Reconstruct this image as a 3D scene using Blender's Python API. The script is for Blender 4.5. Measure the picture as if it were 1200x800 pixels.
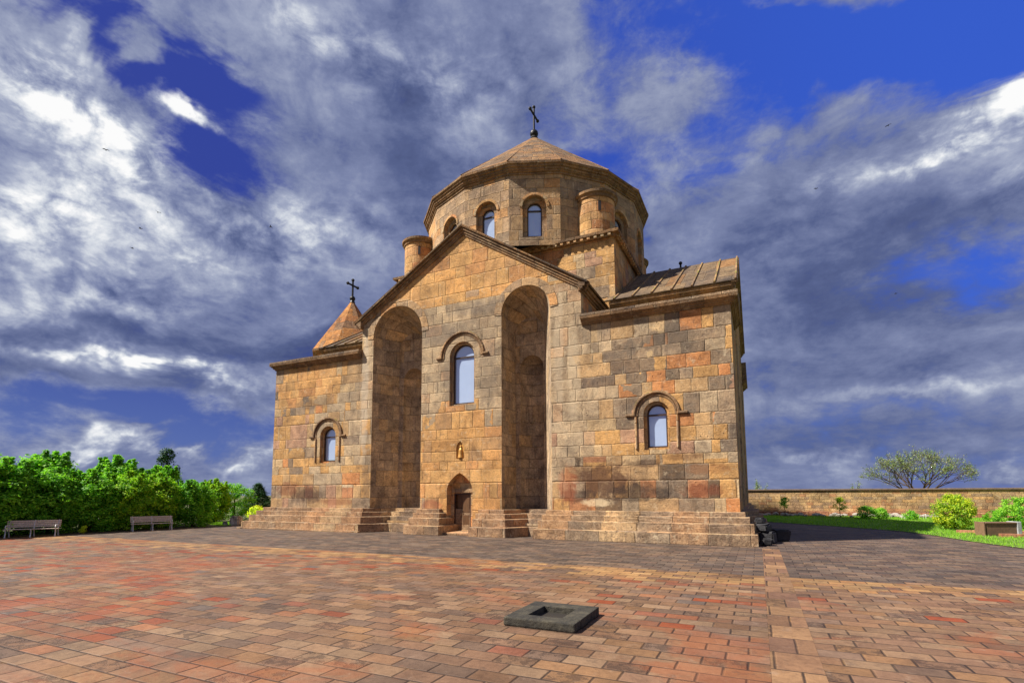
import bpy, bmesh, math, random
from math import sin, cos, pi, radians, sqrt, atan2, tan
from mathutils import Vector, Matrix
from mathutils.geometry import tessellate_polygon
for o in list(bpy.data.objects): bpy.data.objects.remove(o)
SC = bpy.context.scene
COL = SC.collection
random.seed(7)

# ------------------------------------------------------------------ camera
CAM = Vector((23.388, -19.419, 1.697))
FW = Vector((-0.42645867, 0.89893592, 0.10023582))
RT = Vector((0.90330483, 0.42898038, -0.00402756))
UP = Vector((0.04661971, -0.08882591, 0.99495556))
cd = bpy.data.cameras.new('camera'); cam = bpy.data.objects.new('camera', cd); COL.objects.link(cam)
cam.matrix_world = Matrix(((RT.x, UP.x, -FW.x, CAM.x), (RT.y, UP.y, -FW.y, CAM.y), (RT.z, UP.z, -FW.z, CAM.z), (0, 0, 0, 1)))
cd.sensor_width = 36; cd.sensor_fit = 'HORIZONTAL'; cd.lens = 604.925 / 1200 * 36
cd.shift_y = 117.4 / 1200; cd.clip_end = 3000; cd.clip_start = .05
SC.camera = cam
SC.view_settings.view_transform = 'Standard'; SC.view_settings.look = 'None'
SC.view_settings.exposure = 0.85; SC.view_settings.gamma = 1

# ------------------------------------------------------------------ node helper
class T:
    def __init__(s, tree): s.t = tree; s.n = tree.nodes; s.l = tree.links
    def node(s, typ, **kw):
        n = s.n.new(typ)
        for k, v in kw.items(): setattr(n, k, v)
        return n
    def put(s, sock, v):
        if v is None: return
        if isinstance(v, bpy.types.NodeSocket): s.l.new(v, sock)
        else:
            if sock.type == 'RGBA' and len(v) == 3: v = (*v, 1)
            sock.default_value = v
    def m(s, op, a, b=None, c=None, clamp=False):
        n = s.node('ShaderNodeMath', operation=op, use_clamp=clamp)
        s.put(n.inputs[0], a); s.put(n.inputs[1], b)
        if c is not None: s.put(n.inputs[2], c)
        return n.outputs[0]
    def vm(s, op, a, b=None):
        n = s.node('ShaderNodeVectorMath', operation=op)
        s.put(n.inputs[0], a); s.put(n.inputs[1], b)
        return n.outputs['Value'] if op in ('DOT_PRODUCT', 'LENGTH') else n.outputs[0]
    def xyz(s, v):
        n = s.node('ShaderNodeSeparateXYZ'); s.put(n.inputs[0], v); return n.outputs
    def comb(s, x, y, z=0.0):
        n = s.node('ShaderNodeCombineXYZ'); s.put(n.inputs[0], x); s.put(n.inputs[1], y); s.put(n.inputs[2], z); return n.outputs[0]
    def noise(s, v, scale, detail=4, rough=.55, dist=0.0, dim='3D', out=0):
        n = s.node('ShaderNodeTexNoise', noise_dimensions=dim)
        s.put(n.inputs['Vector'], v) if dim != '1D' else s.put(n.inputs['W'], v)
        n.inputs['Scale'].default_value = scale; n.inputs['Detail'].default_value = detail
        n.inputs['Roughness'].default_value = rough; n.inputs['Distortion'].default_value = dist
        return n.outputs[out]
    def ss(s, v, a, b):            # smoothstep a..b -> 0..1
        n = s.node('ShaderNodeMapRange', interpolation_type='SMOOTHSTEP')
        s.put(n.inputs[0], v); n.inputs[1].default_value = a; n.inputs[2].default_value = b
        return n.outputs[0]
    def mix(s, f, a, b, mode='MIX'):
        n = s.node('ShaderNodeMix', data_type='RGBA', blend_type=mode)
        s.put(n.inputs[0], f); s.put(n.inputs[6], a); s.put(n.inputs[7], b); return n.outputs[2]
    def ramp(s, f, stops, interp='CONSTANT'):
        n = s.node('ShaderNodeValToRGB'); r = n.color_ramp; r.interpolation = interp
        while len(r.elements) > 1: r.elements.remove(r.elements[-1])
        for i, (p, c) in enumerate(stops):
            e = r.elements[0] if i == 0 else r.elements.new(p)
            e.position = p; e.color = (*c, 1) if len(c) == 3 else c
        s.put(n.inputs[0], f); return n.outputs[0]
    def palette(s, f, cols, interp='CONSTANT'):
        k = len(cols); return s.ramp(f, [(i / k, c) for i, c in enumerate(cols)], interp)

def srgb(r, g, b, k=1.0):
    f = lambda c: (c / 255 / 12.92 if c / 255 < .04045 else ((c / 255 + .055) / 1.055) ** 2.4) * k
    return (f(r), f(g), f(b))

# ------------------------------------------------------------------ world: sky + clouds in world directions
SUN_AZ_VEC = Vector((-0.79, -0.61)).normalized(); SUN_EL = radians(50)
W = bpy.data.worlds.new('World'); SC.world = W; W.use_nodes = True
w = T(W.node_tree); w.n.clear()
sky = w.node('ShaderNodeTexSky', sky_type='NISHITA'); sky.sun_disc = False
sky.sun_elevation = SUN_EL; sky.sun_rotation = atan2(SUN_AZ_VEC.x, SUN_AZ_VEC.y); sky.altitude = 800; sky.ozone_density = 3
co = w.node('ShaderNodeTexCoord').outputs['Generated']
dx, dy, dz = w.xyz(co)[0:3]
A = w.m('ARCTAN2', dx, dy)
E_ = w.m('ARCSINE', dz)
def px2ae(u, v):
    d = (FW + RT * ((u - 600.014) / 604.925) - UP * ((v - 517.444) / 604.925)).normalized()
    return atan2(d.x, d.y), math.asin(d.z)
nzw = w.noise(w.vm('MULTIPLY', co, (3.2, 3.2, 5)), 1.3, 5, .6, 0.6, out=1)
nx, ny, nz_ = w.xyz(nzw)[0:3]
Aw = w.m('ADD', A, w.m('MULTIPLY', w.m('SUBTRACT', nx, .5), .30))
Ew = w.m('ADD', E_, w.m('MULTIPLY', w.m('SUBTRACT', ny, .5), .22))
def blob(u, v, ru, rv, ang=0, k=1.0):
    """soft patch of sky round a fixed world direction"""
    a0, e0 = px2ae(u, v); ca, sa = cos(radians(ang)), sin(radians(ang))
    a1, e1 = px2ae(u + ru * ca * .5, v - ru * sa * .5); a2, e2 = px2ae(u - rv * sa * .5, v - rv * ca * .5)
    ax, ay, bx_, by = (a1 - a0) * 2, (e1 - e0) * 2, (a2 - a0) * 2, (e2 - e0) * 2
    det = ax * by - ay * bx_
    da = w.m('SUBTRACT', Aw, a0); de = w.m('SUBTRACT', Ew, e0)
    p = w.m('ADD', w.m('MULTIPLY', da, by / det), w.m('MULTIPLY', de, -bx_ / det))
    q = w.m('ADD', w.m('MULTIPLY', da, -ay / det), w.m('MULTIPLY', de, ax / det))
    r2 = w.m('ADD', w.m('MULTIPLY', p, p), w.m('MULTIPLY', q, q))
    return w.m('MULTIPLY', w.m('EXPONENT', w.m('MULTIPLY', r2, -1.0)), k)
def total(lst):
    o = None
    for a in lst:
        b = blob(*a); o = b if o is None else w.m('ADD', o, b)
    return o
blue_b = total([(150, 62, 170, 26, -22, .6), (205, 95, 70, 40, -20, .4), (262, 185, 62, 50, -30, .75), (930, 50, 330, 66, 3, .62), (1050, 20, 250, 50, 0, .4), (690, 90, 60, 110, 0, .18),
                (1150, 300, 120, 34, 20, .45), (840, 160, 150, 40, 25, .35), (150, 500, 300, 34, 0, .6), (1010, 480, 200, 22, 10, .22), (1150, 545, 300, 30, 0, .35), (700, 200, 60, 40, 0, .2), (1180, 40, 100, 80, 0, .4)])
white_b = total([(100, 140, 130, 46, -25, .55), (228, 128, 52, 14, -32, .8), (170, 190, 50, 26, -40, .45), (60, 240, 150, 60, 0, .42), (1100, 152, 170, 20, 27, .75), (1180, 190, 60, 30, 10, .3),
                 (200, 300, 230, 60, 0, .3), (100, 425, 130, 10, -5, .62), (240, 440, 90, 10, -6, .4), (420, 60, 190, 50, -15, .32), (620, 250, 90, 60, 0, .12), (150, 541, 70, 7, 5, .55), (300, 537, 30, 7, 5, .5), (100, 360, 150, 25, 0, .3),
                 (860, 330, 170, 60, 20, .12), (350, 270, 100, 40, 0, .25), (560, 130, 60, 120, 10, .1), (960, 540, 70, 12, 8, .3), (1180, 535, 60, 14, 0, .35), (1100, 440, 160, 14, 12, .3), (40, 110, 60, 50, 0, .25)])
dark_b = total([(480, 200, 70, 110, 0, .28), (490, 100, 30, 110, 0, .22), (160, 400, 260, 16, -3, .3), (130, 455, 220, 12, -3, .3), (380, 405, 80, 20, 0, .3), (300, 310, 80, 24, -15, .3), (1050, 350, 200, 50, 12, .25),
                (900, 260, 120, 50, 20, .15), (1100, 540, 300, 25, 0, .25), (100, 335, 90, 14, 0, .3), (1080, 410, 160, 20, 10, .2), (620, 60, 60, 80, 0, .12), (1120, 230, 160, 30, 20, .25), (980, 320, 190, 70, 15, .22), (1000, 500, 220, 40, 5, .15), (820, 300, 90, 110, 0, .1), (560, 200, 70, 90, 0, .14)])
den = w.m('ADD', dz, .16); den = w.m('MAXIMUM', den, .06)
P = w.comb(w.m('DIVIDE', dx, den), w.m('DIVIDE', dy, den), 0)
rot = w.node('ShaderNodeMapping'); w.put(rot.inputs[0], P); rot.inputs['Rotation'].default_value = (0, 0, radians(-25)); rot.inputs['Scale'].default_value = (1, .72, 1)
P2 = rot.outputs[0]
n1 = w.noise(P2, 1.5, 12, .62, .25)
n2 = w.noise(w.vm('MULTIPLY', co, (1, 1, 1.5)), 7.0, 12, .64, .3)
n3 = w.noise(w.vm('MULTIPLY', co, (1, 1, 1.7)), 17.0, 10, .66, .5)
n4 = w.noise(w.vm('MULTIPLY', co, (1, 1, 2.6)), 5.5, 12, .66, .3)
base = w.m('ADD', w.m('MULTIPLY', n1, .5), w.m('MULTIPLY', n4, .5))
dens = w.m('SUBTRACT', w.m('ADD', w.m('ADD', base, w.m('ADD', w.m('MULTIPLY', w.m('SUBTRACT', n2, .5), .9), w.m('MULTIPLY', w.m('SUBTRACT', n3, .5), .45))), .12), w.m('MINIMUM', blue_b, .62))
dens = w.m('ADD', dens, w.m('MULTIPLY', white_b, .7))
cover = w.ss(dens, .10, .58)
wh = w.m('ADD', w.m('SUBTRACT', w.m('ADD', w.m('MULTIPLY', w.m('SUBTRACT', base, .5), 1.6), w.m('MULTIPLY', w.m('SUBTRACT', n2, .5), w.m('ADD', 1.0, w.m('MULTIPLY', white_b, 1.4)))), dark_b), white_b)
bil = w.m('MULTIPLY', w.m('ABSOLUTE', w.m('SUBTRACT', w.noise(w.vm('MULTIPLY', co, (1, 1, 1.3)), 11.0, 6, .55, .2), .5)), 2.0)
puff = w.m('MULTIPLY', w.m('SUBTRACT', bil, .13), w.m('MINIMUM', white_b, .7))
wh = w.m('ADD', wh, w.m('MULTIPLY', puff, 4.0))
wh = w.m('ADD', wh, w.m('MULTIPLY', w.m('SUBTRACT', n3, .5), w.m('ADD', .38, w.m('MULTIPLY', white_b, 2.4))))
cl = w.ramp(w.m('ADD', w.m('MULTIPLY', wh, .60), .45, clamp=True), [(0, srgb(60, 70, 110)), (.25, srgb(88, 100, 142)), (.45, srgb(124, 134, 170)), (.64, srgb(164, 172, 196)), (.82, srgb(214, 219, 228)), (1, srgb(252, 252, 252))], 'LINEAR')
deep = w.ramp(w.ss(dx, -.9, .35), [(0, srgb(38, 50, 148)), (1, srgb(50, 92, 212))], 'LINEAR')
lowb = w.ss(E_, .30, .02)
deep = w.mix(w.m('MULTIPLY', lowb, .75), deep, srgb(72, 96, 172))
# the clear sky is the Nishita sky, deepened like the polarised blue of the photograph
skyc = w.mix(.85, w.mix(1.0, sky.outputs[0], (.10, .10, .10), 'MULTIPLY'), deep)
EXPK = 1 / 2 ** .85
mixc = w.mix(cover, skyc, cl)
mixc = w.mix(w.ss(dz, -.02, -.06), mixc, (.12, .11, .09))
mixc = w.mix(1.0, mixc, (10 * EXPK,) * 3, 'MULTIPLY')
bg = w.node('ShaderNodeBackground'); w.put(bg.inputs[0], mixc); bg.inputs[1].default_value = 0.10
wo = w.node('ShaderNodeOutputWorld'); w.l.new(bg.outputs[0], wo.inputs[0])

# ------------------------------------------------------------------ sun
sd = bpy.data.lights.new('sun', 'SUN'); sd.energy = 5.0; sd.angle = radians(1.4); sd.color = (1, .95, .87)
so = bpy.data.objects.new('sun', sd); COL.objects.link(so)
sv = Vector((SUN_AZ_VEC.x * cos(SUN_EL), SUN_AZ_VEC.y * cos(SUN_EL), sin(SUN_EL)))
so.rotation_euler = sv.to_track_quat('Z', 'Y').to_euler(); so.location = (-30, -20, 50)

# ------------------------------------------------------------------ materials
MAT = {}
def newmat(name):
    m = bpy.data.materials.new(name); m.use_nodes = True; t = T(m.node_tree); t.n.clear()
    o = t.node('ShaderNodeOutputMaterial'); b = t.node('ShaderNodeBsdfPrincipled')
    t.l.new(b.outputs[0], o.inputs[0]); MAT[name] = m; t.b = b; t.o = o
    return t
def uvpos(t): return t.node('ShaderNodeUVMap').outputs[0]
def geo(t): return t.node('ShaderNodeNewGeometry').outputs['Position']
def bump(t, h, strength=.5, dist=.02, normal=None):
    n = t.node('ShaderNodeBump'); n.inputs['Strength'].default_value = strength; n.inputs['Distance'].default_value = dist
    t.put(n.inputs['Height'], h)
    if normal is not None: t.put(n.inputs['Normal'], normal)
    return n.outputs[0]

def ashlar_group():
    g = bpy.data.node_groups.new('ashlar', 'ShaderNodeTree'); t = T(g)
    for nm, ty in (('UV', 'NodeSocketVector'), ('H', 'NodeSocketFloat'), ('W', 'NodeSocketFloat'), ('Jit', 'NodeSocketFloat')):
        g.interface.new_socket(nm, in_out='INPUT', socket_type=ty)
    for nm in ('R1', 'R2', 'R3', 'Edge', 'UC', 'VC'):
        g.interface.new_socket(nm, in_out='OUTPUT', socket_type='NodeSocketFloat')
    i = t.node('NodeGroupInput').outputs; o = t.node('NodeGroupOutput').inputs
    x, y, _ = t.xyz(i['UV'])[0:3]
    H, Wd, J = i['H'], i['W'], i['Jit']
    wob = t.noise(i['UV'], 1.1, 2, .5, out=1); wx, wy, wz = t.xyz(wob)[0:3]
    fine = t.noise(i['UV'], 7.0, 4, .65, out=1); fx, fy, fz = t.xyz(fine)[0:3]
    x = t.m('ADD', x, t.m('MULTIPLY', t.m('SUBTRACT', fx, .5), t.m('ADD', .012, t.m('MULTIPLY', J, .05)))); y = t.m('ADD', y, t.m('MULTIPLY', t.m('SUBTRACT', fy, .5), t.m('ADD', .012, t.m('MULTIPLY', J, .05))))
    yv = t.m('ADD', t.m('DIVIDE', y, H), t.m('MULTIPLY', J, t.m('ADD', t.m('MULTIPLY', t.m('SINE', t.m('MULTIPLY', y, 1.9)), .22), t.m('MULTIPLY', t.m('SINE', t.m('MULTIPLY', y, 4.3)), .12))))
    row = t.m('FLOOR', yv); fv = t.m('FRACT', yv)
    wn = t.node('ShaderNodeTexWhiteNoise', noise_dimensions='1D'); t.put(wn.inputs['W'], t.m('ADD', row, .37)); rr = wn.outputs['Value']
    n1 = t.noise(t.m('ADD', t.m('MULTIPLY', x, .9), t.m('MULTIPLY', rr, 57.0)), 1.0, 1, .5, dim='1D')
    ws = t.m('MULTIPLY', Wd, t.m('ADD', 1.0, t.m('MULTIPLY', J, t.m('MULTIPLY', t.m('SUBTRACT', rr, .5), .7))))
    xu = t.m('ADD', t.m('ADD', t.m('DIVIDE', x, ws), t.m('ADD', t.m('MULTIPLY', t.m('MODULO', row, 2.0), .5), t.m('MULTIPLY', t.m('MULTIPLY', rr, J), 5.0))), t.m('MULTIPLY', t.m('MULTIPLY', n1, J), 1.7))
    col = t.m('FLOOR', xu); fu = t.m('FRACT', xu)
    wn = t.node('ShaderNodeTexWhiteNoise', noise_dimensions='2D'); t.put(wn.inputs['Vector'], t.comb(t.m('ADD', col, .5), t.m('ADD', row, .5)))
    cc = t.node('ShaderNodeSeparateColor'); t.l.new(wn.outputs['Color'], cc.inputs[0])
    t.l.new(cc.outputs[0], o['R1']); t.l.new(cc.outputs[1], o['R2']); t.l.new(cc.outputs[2], o['R3'])
    eu = t.m('MULTIPLY', t.m('MINIMUM', fu, t.m('SUBTRACT', 1.0, fu)), ws); ev = t.m('MULTIPLY', t.m('MINIMUM', fv, t.m('SUBTRACT', 1.0, fv)), H)
    t.l.new(t.m('MINIMUM', eu, ev), o['Edge'])
    t.l.new(t.m('SUBTRACT', x, t.m('MULTIPLY', t.m('SUBTRACT', fu, .5), ws)), o['UC'])
    t.l.new(t.m('SUBTRACT', y, t.m('MULTIPLY', t.m('SUBTRACT', fv, .5), H)), o['VC'])
    return g
ASH = ashlar_group()

OCH = srgb(192, 148, 92); ORG = srgb(192, 128, 78); BUF = srgb(190, 164, 126); GRY = srgb(146, 128, 108); DGR = srgb(112, 100, 88)
PNK = srgb(174, 136, 112); RED = srgb(158, 106, 76); BEI = srgb(176, 157, 130); BLK = srgb(78, 68, 60); TAN = srgb(178, 146, 106)
P_MIX = [OCH, TAN, GRY, BUF, OCH, DGR, TAN, BEI, PNK, OCH, GRY, BUF, ORG, TAN, OCH, BEI]
P_GREY = [BEI, srgb(158, 140, 116), srgb(166, 148, 122), srgb(150, 134, 112), BEI, srgb(172, 152, 124), srgb(176, 146, 116), srgb(154, 138, 116)]
P_OCH = [srgb(204, 152, 90), srgb(198, 146, 88), OCH, srgb(202, 154, 98), srgb(192, 138, 86), srgb(206, 158, 98), srgb(178, 138, 94)]
P_DARK = [RED, DGR, srgb(168, 100, 62), BLK, srgb(150, 96, 66), DGR, PNK, BLK]
P_DRUM = [srgb(172, 144, 112), srgb(160, 134, 104), srgb(182, 148, 108), GRY, srgb(168, 140, 112), srgb(192, 142, 92), srgb(146, 124, 102)]

def stone(name, pal, H=.5, Wd=.75, jit=1.0, regions=(), joint=.014, jcol=srgb(190, 166, 132), jamt=.38, blend=.20, rough=.9, weather=.5, pits=.85, moss=0, bs=1.0, stain=None, coords='uv', k=1.0):
    t = newmat(name); uv = uvpos(t); g = t.node('ShaderNodeGroup'); g.node_tree = ASH
    t.put(g.inputs[0], uv); g.inputs[1].default_value = H; g.inputs[2].default_value = Wd; g.inputs[3].default_value = jit
    R1, R2, R3, ED, UC, VC = g.outputs[:6]
    p = geo(t)
    c = t.palette(R1, pal)
    big = t.noise(p, .55, 4, .6, .3)
    smooth = None
    for (fn, pal2) in regions:
        mk = fn(t, UC, VC, R2, R3, big)
        smooth = mk if smooth is None and pal2 is P_OCH else (t.m('MAXIMUM', smooth, mk) if pal2 is P_OCH else smooth)
        c = t.mix(mk, c, t.palette(R1, pal2))
    # stone colour drifts across neighbouring blocks
    if blend: c = t.mix(blend, c, t.ramp(t.noise(p, .7, 9, .72, .6), [(.34, srgb(96, 82, 70)), (.44, srgb(150, 126, 100)), (.52, srgb(190, 150, 104)), (.60, srgb(188, 160, 122)), (.68, srgb(150, 118, 92))], 'LINEAR'))
    # every block its own lightness
    c = t.mix(1.0, c, t.ramp(R3, [(0, (.86,) * 3), (1, (1.12, 1.11, 1.08))], 'LINEAR'), 'MULTIPLY')
    # mineral mottling of tuff
    m1 = t.noise(p, 3.2, 7, .68, .4); m2 = t.noise(p, 16, 6, .7, .2); m3 = t.noise(p, 60, 3, .6)
    c = t.mix(weather, c, t.ramp(m1, [(.34, (.50, .46, .44)), (.46, (.90, .87, .84)), (.56, (1.08, 1.07, 1.05)), (.68, (1.36, 1.32, 1.22))], 'LINEAR'), 'MULTIPLY')
    c = t.mix(weather, c, t.ramp(m2, [(.36, (.52, .48, .46)), (.50, (1, 1, 1)), (.64, (1.34, 1.3, 1.24))], 'LINEAR'), 'MULTIPLY')
    # grime patches and washed streaks
    sx, sy, sz = t.xyz(p)[0:3]
    stv = t.comb(t.m('MULTIPLY', sx, 2.2), t.m('MULTIPLY', sy, 2.2), t.m('MULTIPLY', sz, .28))
    st = t.noise(stv, 1.6, 6, .65)
    c = t.mix(t.m('MULTIPLY', t.ss(st, .56, .70), .42), c, srgb(88, 74, 66))
    c = t.mix(t.m('MULTIPLY', t.ss(t.noise(stv, 2.7, 5, .7), .60, .74), .35), c, srgb(216, 200, 172))
    # joints
    jm = t.m('SUBTRACT', 1.0, t.ss(ED, joint * .35, joint * 1.5))
    jn = t.noise(p, 1.9, 4, .6)
    jm = t.m('MULTIPLY', jm, t.ss(t.noise(p, 5, 3, .6), .36, .56))
    jc = t.mix(t.ss(jn, .42, .58), srgb(70, 56, 48), jcol)
    c = t.mix(t.m('MULTIPLY', jm, jamt if smooth is None else t.m('MULTIPLY', t.m('SUBTRACT', 1.0, t.m('MULTIPLY', smooth, .85)), jamt)), c, jc)
    c = t.mix(.55, c, t.ramp(t.noise(p, .9, 8, .7, .6), [(.37, (.42, .39, .38)), (.5, (1.0, .98, .95)), (.62, (1.38, 1.33, 1.22))], 'LINEAR'), 'MULTIPLY')
    c = t.mix(t.m('MULTIPLY', t.ss(t.noise(p, 4.5, 9, .78, .5), .53, .64), .5), c, t.mix(t.ss(t.noise(p, 1.3, 3, .6), .45, .55), srgb(96, 82, 70), srgb(206, 186, 152)))
    # pits
    vo = t.node('ShaderNodeTexVoronoi', feature='F1'); t.put(vo.inputs['Vector'], p); vo.inputs['Scale'].default_value = 6.0
    pit = t.m('MULTIPLY', t.m('SUBTRACT', 1.0, t.ss(vo.outputs['Distance'], .06, .16)), t.ss(t.noise(p, 1.7, 3, .6), .48, .62))
    c = t.mix(t.m('MULTIPLY', pit, pits), c, srgb(46, 38, 34))
    if stain: c = stain(t, c, p, UC, VC, m1, m2)
    if moss:
        up = t.xyz(t.node('ShaderNodeNewGeometry').outputs['Normal'])[2]
        mm = t.m('MULTIPLY', t.ss(t.noise(p, 2.6, 6, .7), .50, .60), t.ss(up, .2, .6))
        c = t.mix(t.m('MULTIPLY', mm, moss), c, srgb(120, 122, 40))
    if k != 1.0: c = t.mix(1.0, c, (k, k, k), 'MULTIPLY')
    t.put(t.b.inputs['Base Color'], c); t.b.inputs['Roughness'].default_value = rough
    t.b.inputs['Specular IOR Level'].default_value = .25
    h = t.m('ADD', t.m('MULTIPLY', t.ss(ED, 0, joint * 2.2), .8), t.m('MULTIPLY', R2, .45))
    h = t.m('ADD', h, t.m('MULTIPLY', m2, .9)); h = t.m('ADD', h, t.m('MULTIPLY', m1, .9)); h = t.m('ADD', h, t.m('MULTIPLY', m3, .25)); h = t.m('SUBTRACT', h, t.m('MULTIPLY', pit, .8))
    t.l.new(bump(t, h, bs, .035), t.b.inputs['Normal'])
    return MAT[name]

def box(u0, u1, v0, v1, soft=.35, jit=.6):
    def f(t, U, V, r2, r3, big):
        U = t.m('ADD', U, t.m('MULTIPLY', t.m('SUBTRACT', r2, .5), jit)); V = t.m('ADD', V, t.m('MULTIPLY', t.m('SUBTRACT', r3, .5), jit))
        a = t.m('MULTIPLY', t.m('GREATER_THAN', U, u0), t.m('LESS_THAN', U, u1))
        return t.m('MULTIPLY', a, t.m('MULTIPLY', t.m('GREATER_THAN', V, v0), t.m('LESS_THAN', V, v1)))
    return f
def ell(u, v, ru, rv, jit=.5):
    def f(t, U, V, r2, r3, big):
        a = t.m('DIVIDE', t.m('SUBTRACT', U, u), ru); b = t.m('DIVIDE', t.m('SUBTRACT', V, v), rv)
        r = t.m('ADD', t.m('ADD', t.m('MULTIPLY', a, a), t.m('MULTIPLY', b, b)), t.m('MULTIPLY', t.m('SUBTRACT', r2, .5), jit))
        r = t.m('ADD', r, t.m('MULTIPLY', t.m('SUBTRACT', big, .5), 2.0))
        return t.m('LESS_THAN', r, 1.0)
    return f
def facade_stain(t, c, p, U, V, m1, m2):
    x, y, z = t.xyz(p)[0:3]
    # damp salts low on the wall, dark patch with its own outline
    def spot(cx, cz, rx, rz, col, amt, sc=1.9):
        n = t.noise(p, sc, 9, .74, .5)
        a = t.m('DIVIDE', t.m('SUBTRACT', x, cx), rx); b = t.m('DIVIDE', t.m('SUBTRACT', z, cz), rz)
        r = t.m('ADD', t.m('ADD', t.m('MULTIPLY', a, a), t.m('MULTIPLY', b, b)), t.m('MULTIPLY', t.m('SUBTRACT', n, .5), 4.0))
        return t.m('MULTIPLY', t.m('SUBTRACT', 1.0, t.ss(r, .2, 1.25)), amt), col
    for a in ((2.6, 1.7, 1.3, .45, srgb(70, 50, 44), .75), (1.2, 2.0, .8, .4, srgb(120, 66, 44), .6), (4.6, 1.35, 1.2, .2, srgb(130, 74, 48), .5), (18.0, 2.2, 1.3, .8, srgb(84, 56, 42), .85), (17.0, 1.6, .9, .3, srgb(60, 48, 42), .7), (20.6, 7.4, 1.3, .5, srgb(96, 84, 72), .55), (11.2, 7.0, .5, 1.6, srgb(120, 106, 90), .5), (13.0, 7.0, .5, 1.8, srgb(112, 100, 86), .5), (2.8, 6.4, 1.6, .3, srgb(110, 92, 74), .5), (6.4, 3.0, .3, 2.0, srgb(92, 78, 66), .5), (16.6, 2.0, .5, .8, srgb(160, 84, 50), .5),
              (19.4, 1.7, 1.2, .35, srgb(52, 44, 40), .7), (21.6, 1.8, .9, .25, srgb(120, 62, 40), .6), (21.8, 2.55, .8, .2, srgb(140, 92, 56), .5), (19.6, 2.8, .8, .16, srgb(70, 46, 36), .6), (21, 3.0, .7, .15, srgb(96, 60, 40), .5), (10.2, 1.2, .6, .25, srgb(160, 80, 60), .4),
              (17.8, 1.35, .7, .16, srgb(220, 196, 156), .7), (16.9, 6.5, .3, 2.2, srgb(212, 190, 156), .35), (16.3, 7.5, .25, 3, srgb(206, 186, 156), .3), (6.2, 6.5, .25, 3.5, srgb(200, 184, 160), .45), (10.4, 8.9, 1.2, .5, srgb(110, 100, 90), .4), (12.6, 9.9, 1.6, .3, srgb(120, 108, 96), .4)):
        mk, col = spot(*a); c = t.mix(mk, c, col)
    return c
facade_regions = [
    (box(6.0, 17.2, 4.3, 10.45, jit=.5), P_GREY), (box(15.9, 17.8, 2.0, 9.5, jit=.7), P_GREY), (box(4.6, 6.6, 3.4, 8.0, jit=.9), P_GREY[:4] + P_MIX[:4]),
    (ell(11.6, 3.6, 2.0, 2.1), P_OCH), (box(9.5, 13.8, .5, 4.35, jit=.3), P_OCH), (box(6.0, 17.3, 10.4, 15, jit=.25), P_OCH),
    (ell(21.0, 6.0, 1.9, 1.9, .8), [DGR, GRY, OCH, GRY, TAN, DGR, ORG, GRY, BEI, TAN]), (ell(18.6, 6.5, 1.4, .8, .8), [DGR, GRY, TAN, srgb(108, 94, 82)]),
    (box(17.0, 22.9, .9, 2.9, jit=.8), [RED, OCH, TAN, srgb(166, 112, 76), BEI, DGR, OCH, TAN, BUF, BLK]), (ell(1.4, 5.0, 1.2, 2.0, .9), [GRY, OCH, DGR, OCH, PNK]),
    (ell(2.4, 7.3, 2.3, .9, .5), P_OCH), (box(0, 6.2, .9, 2.0, jit=.3), [PNK, TAN, GRY, TAN, RED])]
stone('facade_stone', P_MIX, .52, .78, 1, facade_regions, stain=facade_stain)
stone('wall_stone', [OCH, TAN, OCH, BUF, ORG, GRY, TAN, OCH, PNK], .48, .72)
stone('niche_stone', [srgb(176, 156, 130), srgb(186, 164, 136), srgb(152, 136, 118), srgb(178, 158, 134), srgb(190, 162, 124), srgb(166, 150, 130), srgb(174, 156, 132)], .55, .8, weather=.7)
stone('drum_stone', P_DRUM, .55, .8, weather=.45)
stone('turret_stone', [OCH, srgb(206, 160, 108), TAN, BUF, ORG, srgb(200, 150, 100)], .42, .8)
stone('step_stone', [srgb(150, 120, 94), srgb(166, 132, 100), GRY, srgb(168, 130, 98), srgb(140, 116, 94), srgb(176, 150, 116), srgb(126, 108, 92)], 7.0, 1.15, jit=.25, joint=.012, weather=.75, jamt=.7)
stone('cornice_stone', [srgb(128, 100, 74), srgb(112, 90, 70), srgb(142, 108, 76), srgb(120, 96, 72)], .9, .9, joint=.01, weather=.6, moss=.7, jit=.3)
stone('slab_roof_stone', [srgb(150, 120, 90), srgb(168, 122, 80), srgb(120, 98, 80), srgb(176, 132, 84), srgb(140, 116, 96), srgb(176, 130, 84)], .42, .6, joint=.012, weather=.75, jit=.4, k=.62)
stone('mossy_roof_stone', [srgb(110, 96, 84), srgb(96, 84, 76), srgb(126, 108, 90)], .6, .7, joint=.012, weather=.7, moss=.95, jit=.5)
stone('arm_roof_stone', [srgb(92, 82, 74), srgb(140, 118, 90), srgb(104, 92, 82), srgb(158, 116, 72), srgb(120, 104, 86), srgb(88, 80, 74)], 3.0, .95, joint=.012, weather=.9, jit=.6, k=.62)
stone('bell_roof_stone', [srgb(182, 126, 70), srgb(166, 112, 66), srgb(144, 110, 80), srgb(188, 132, 74)], .8, 1.1, joint=.012, weather=.7, k=.78, blend=0)
stone('yard_wall_stone', [srgb(188, 158, 112), srgb(180, 148, 106), srgb(192, 154, 102), srgb(164, 136, 104), srgb(196, 164, 118), srgb(182, 134, 94), srgb(150, 128, 104)], .2, .46, joint=.009, weather=.6, jamt=.3)

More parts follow.
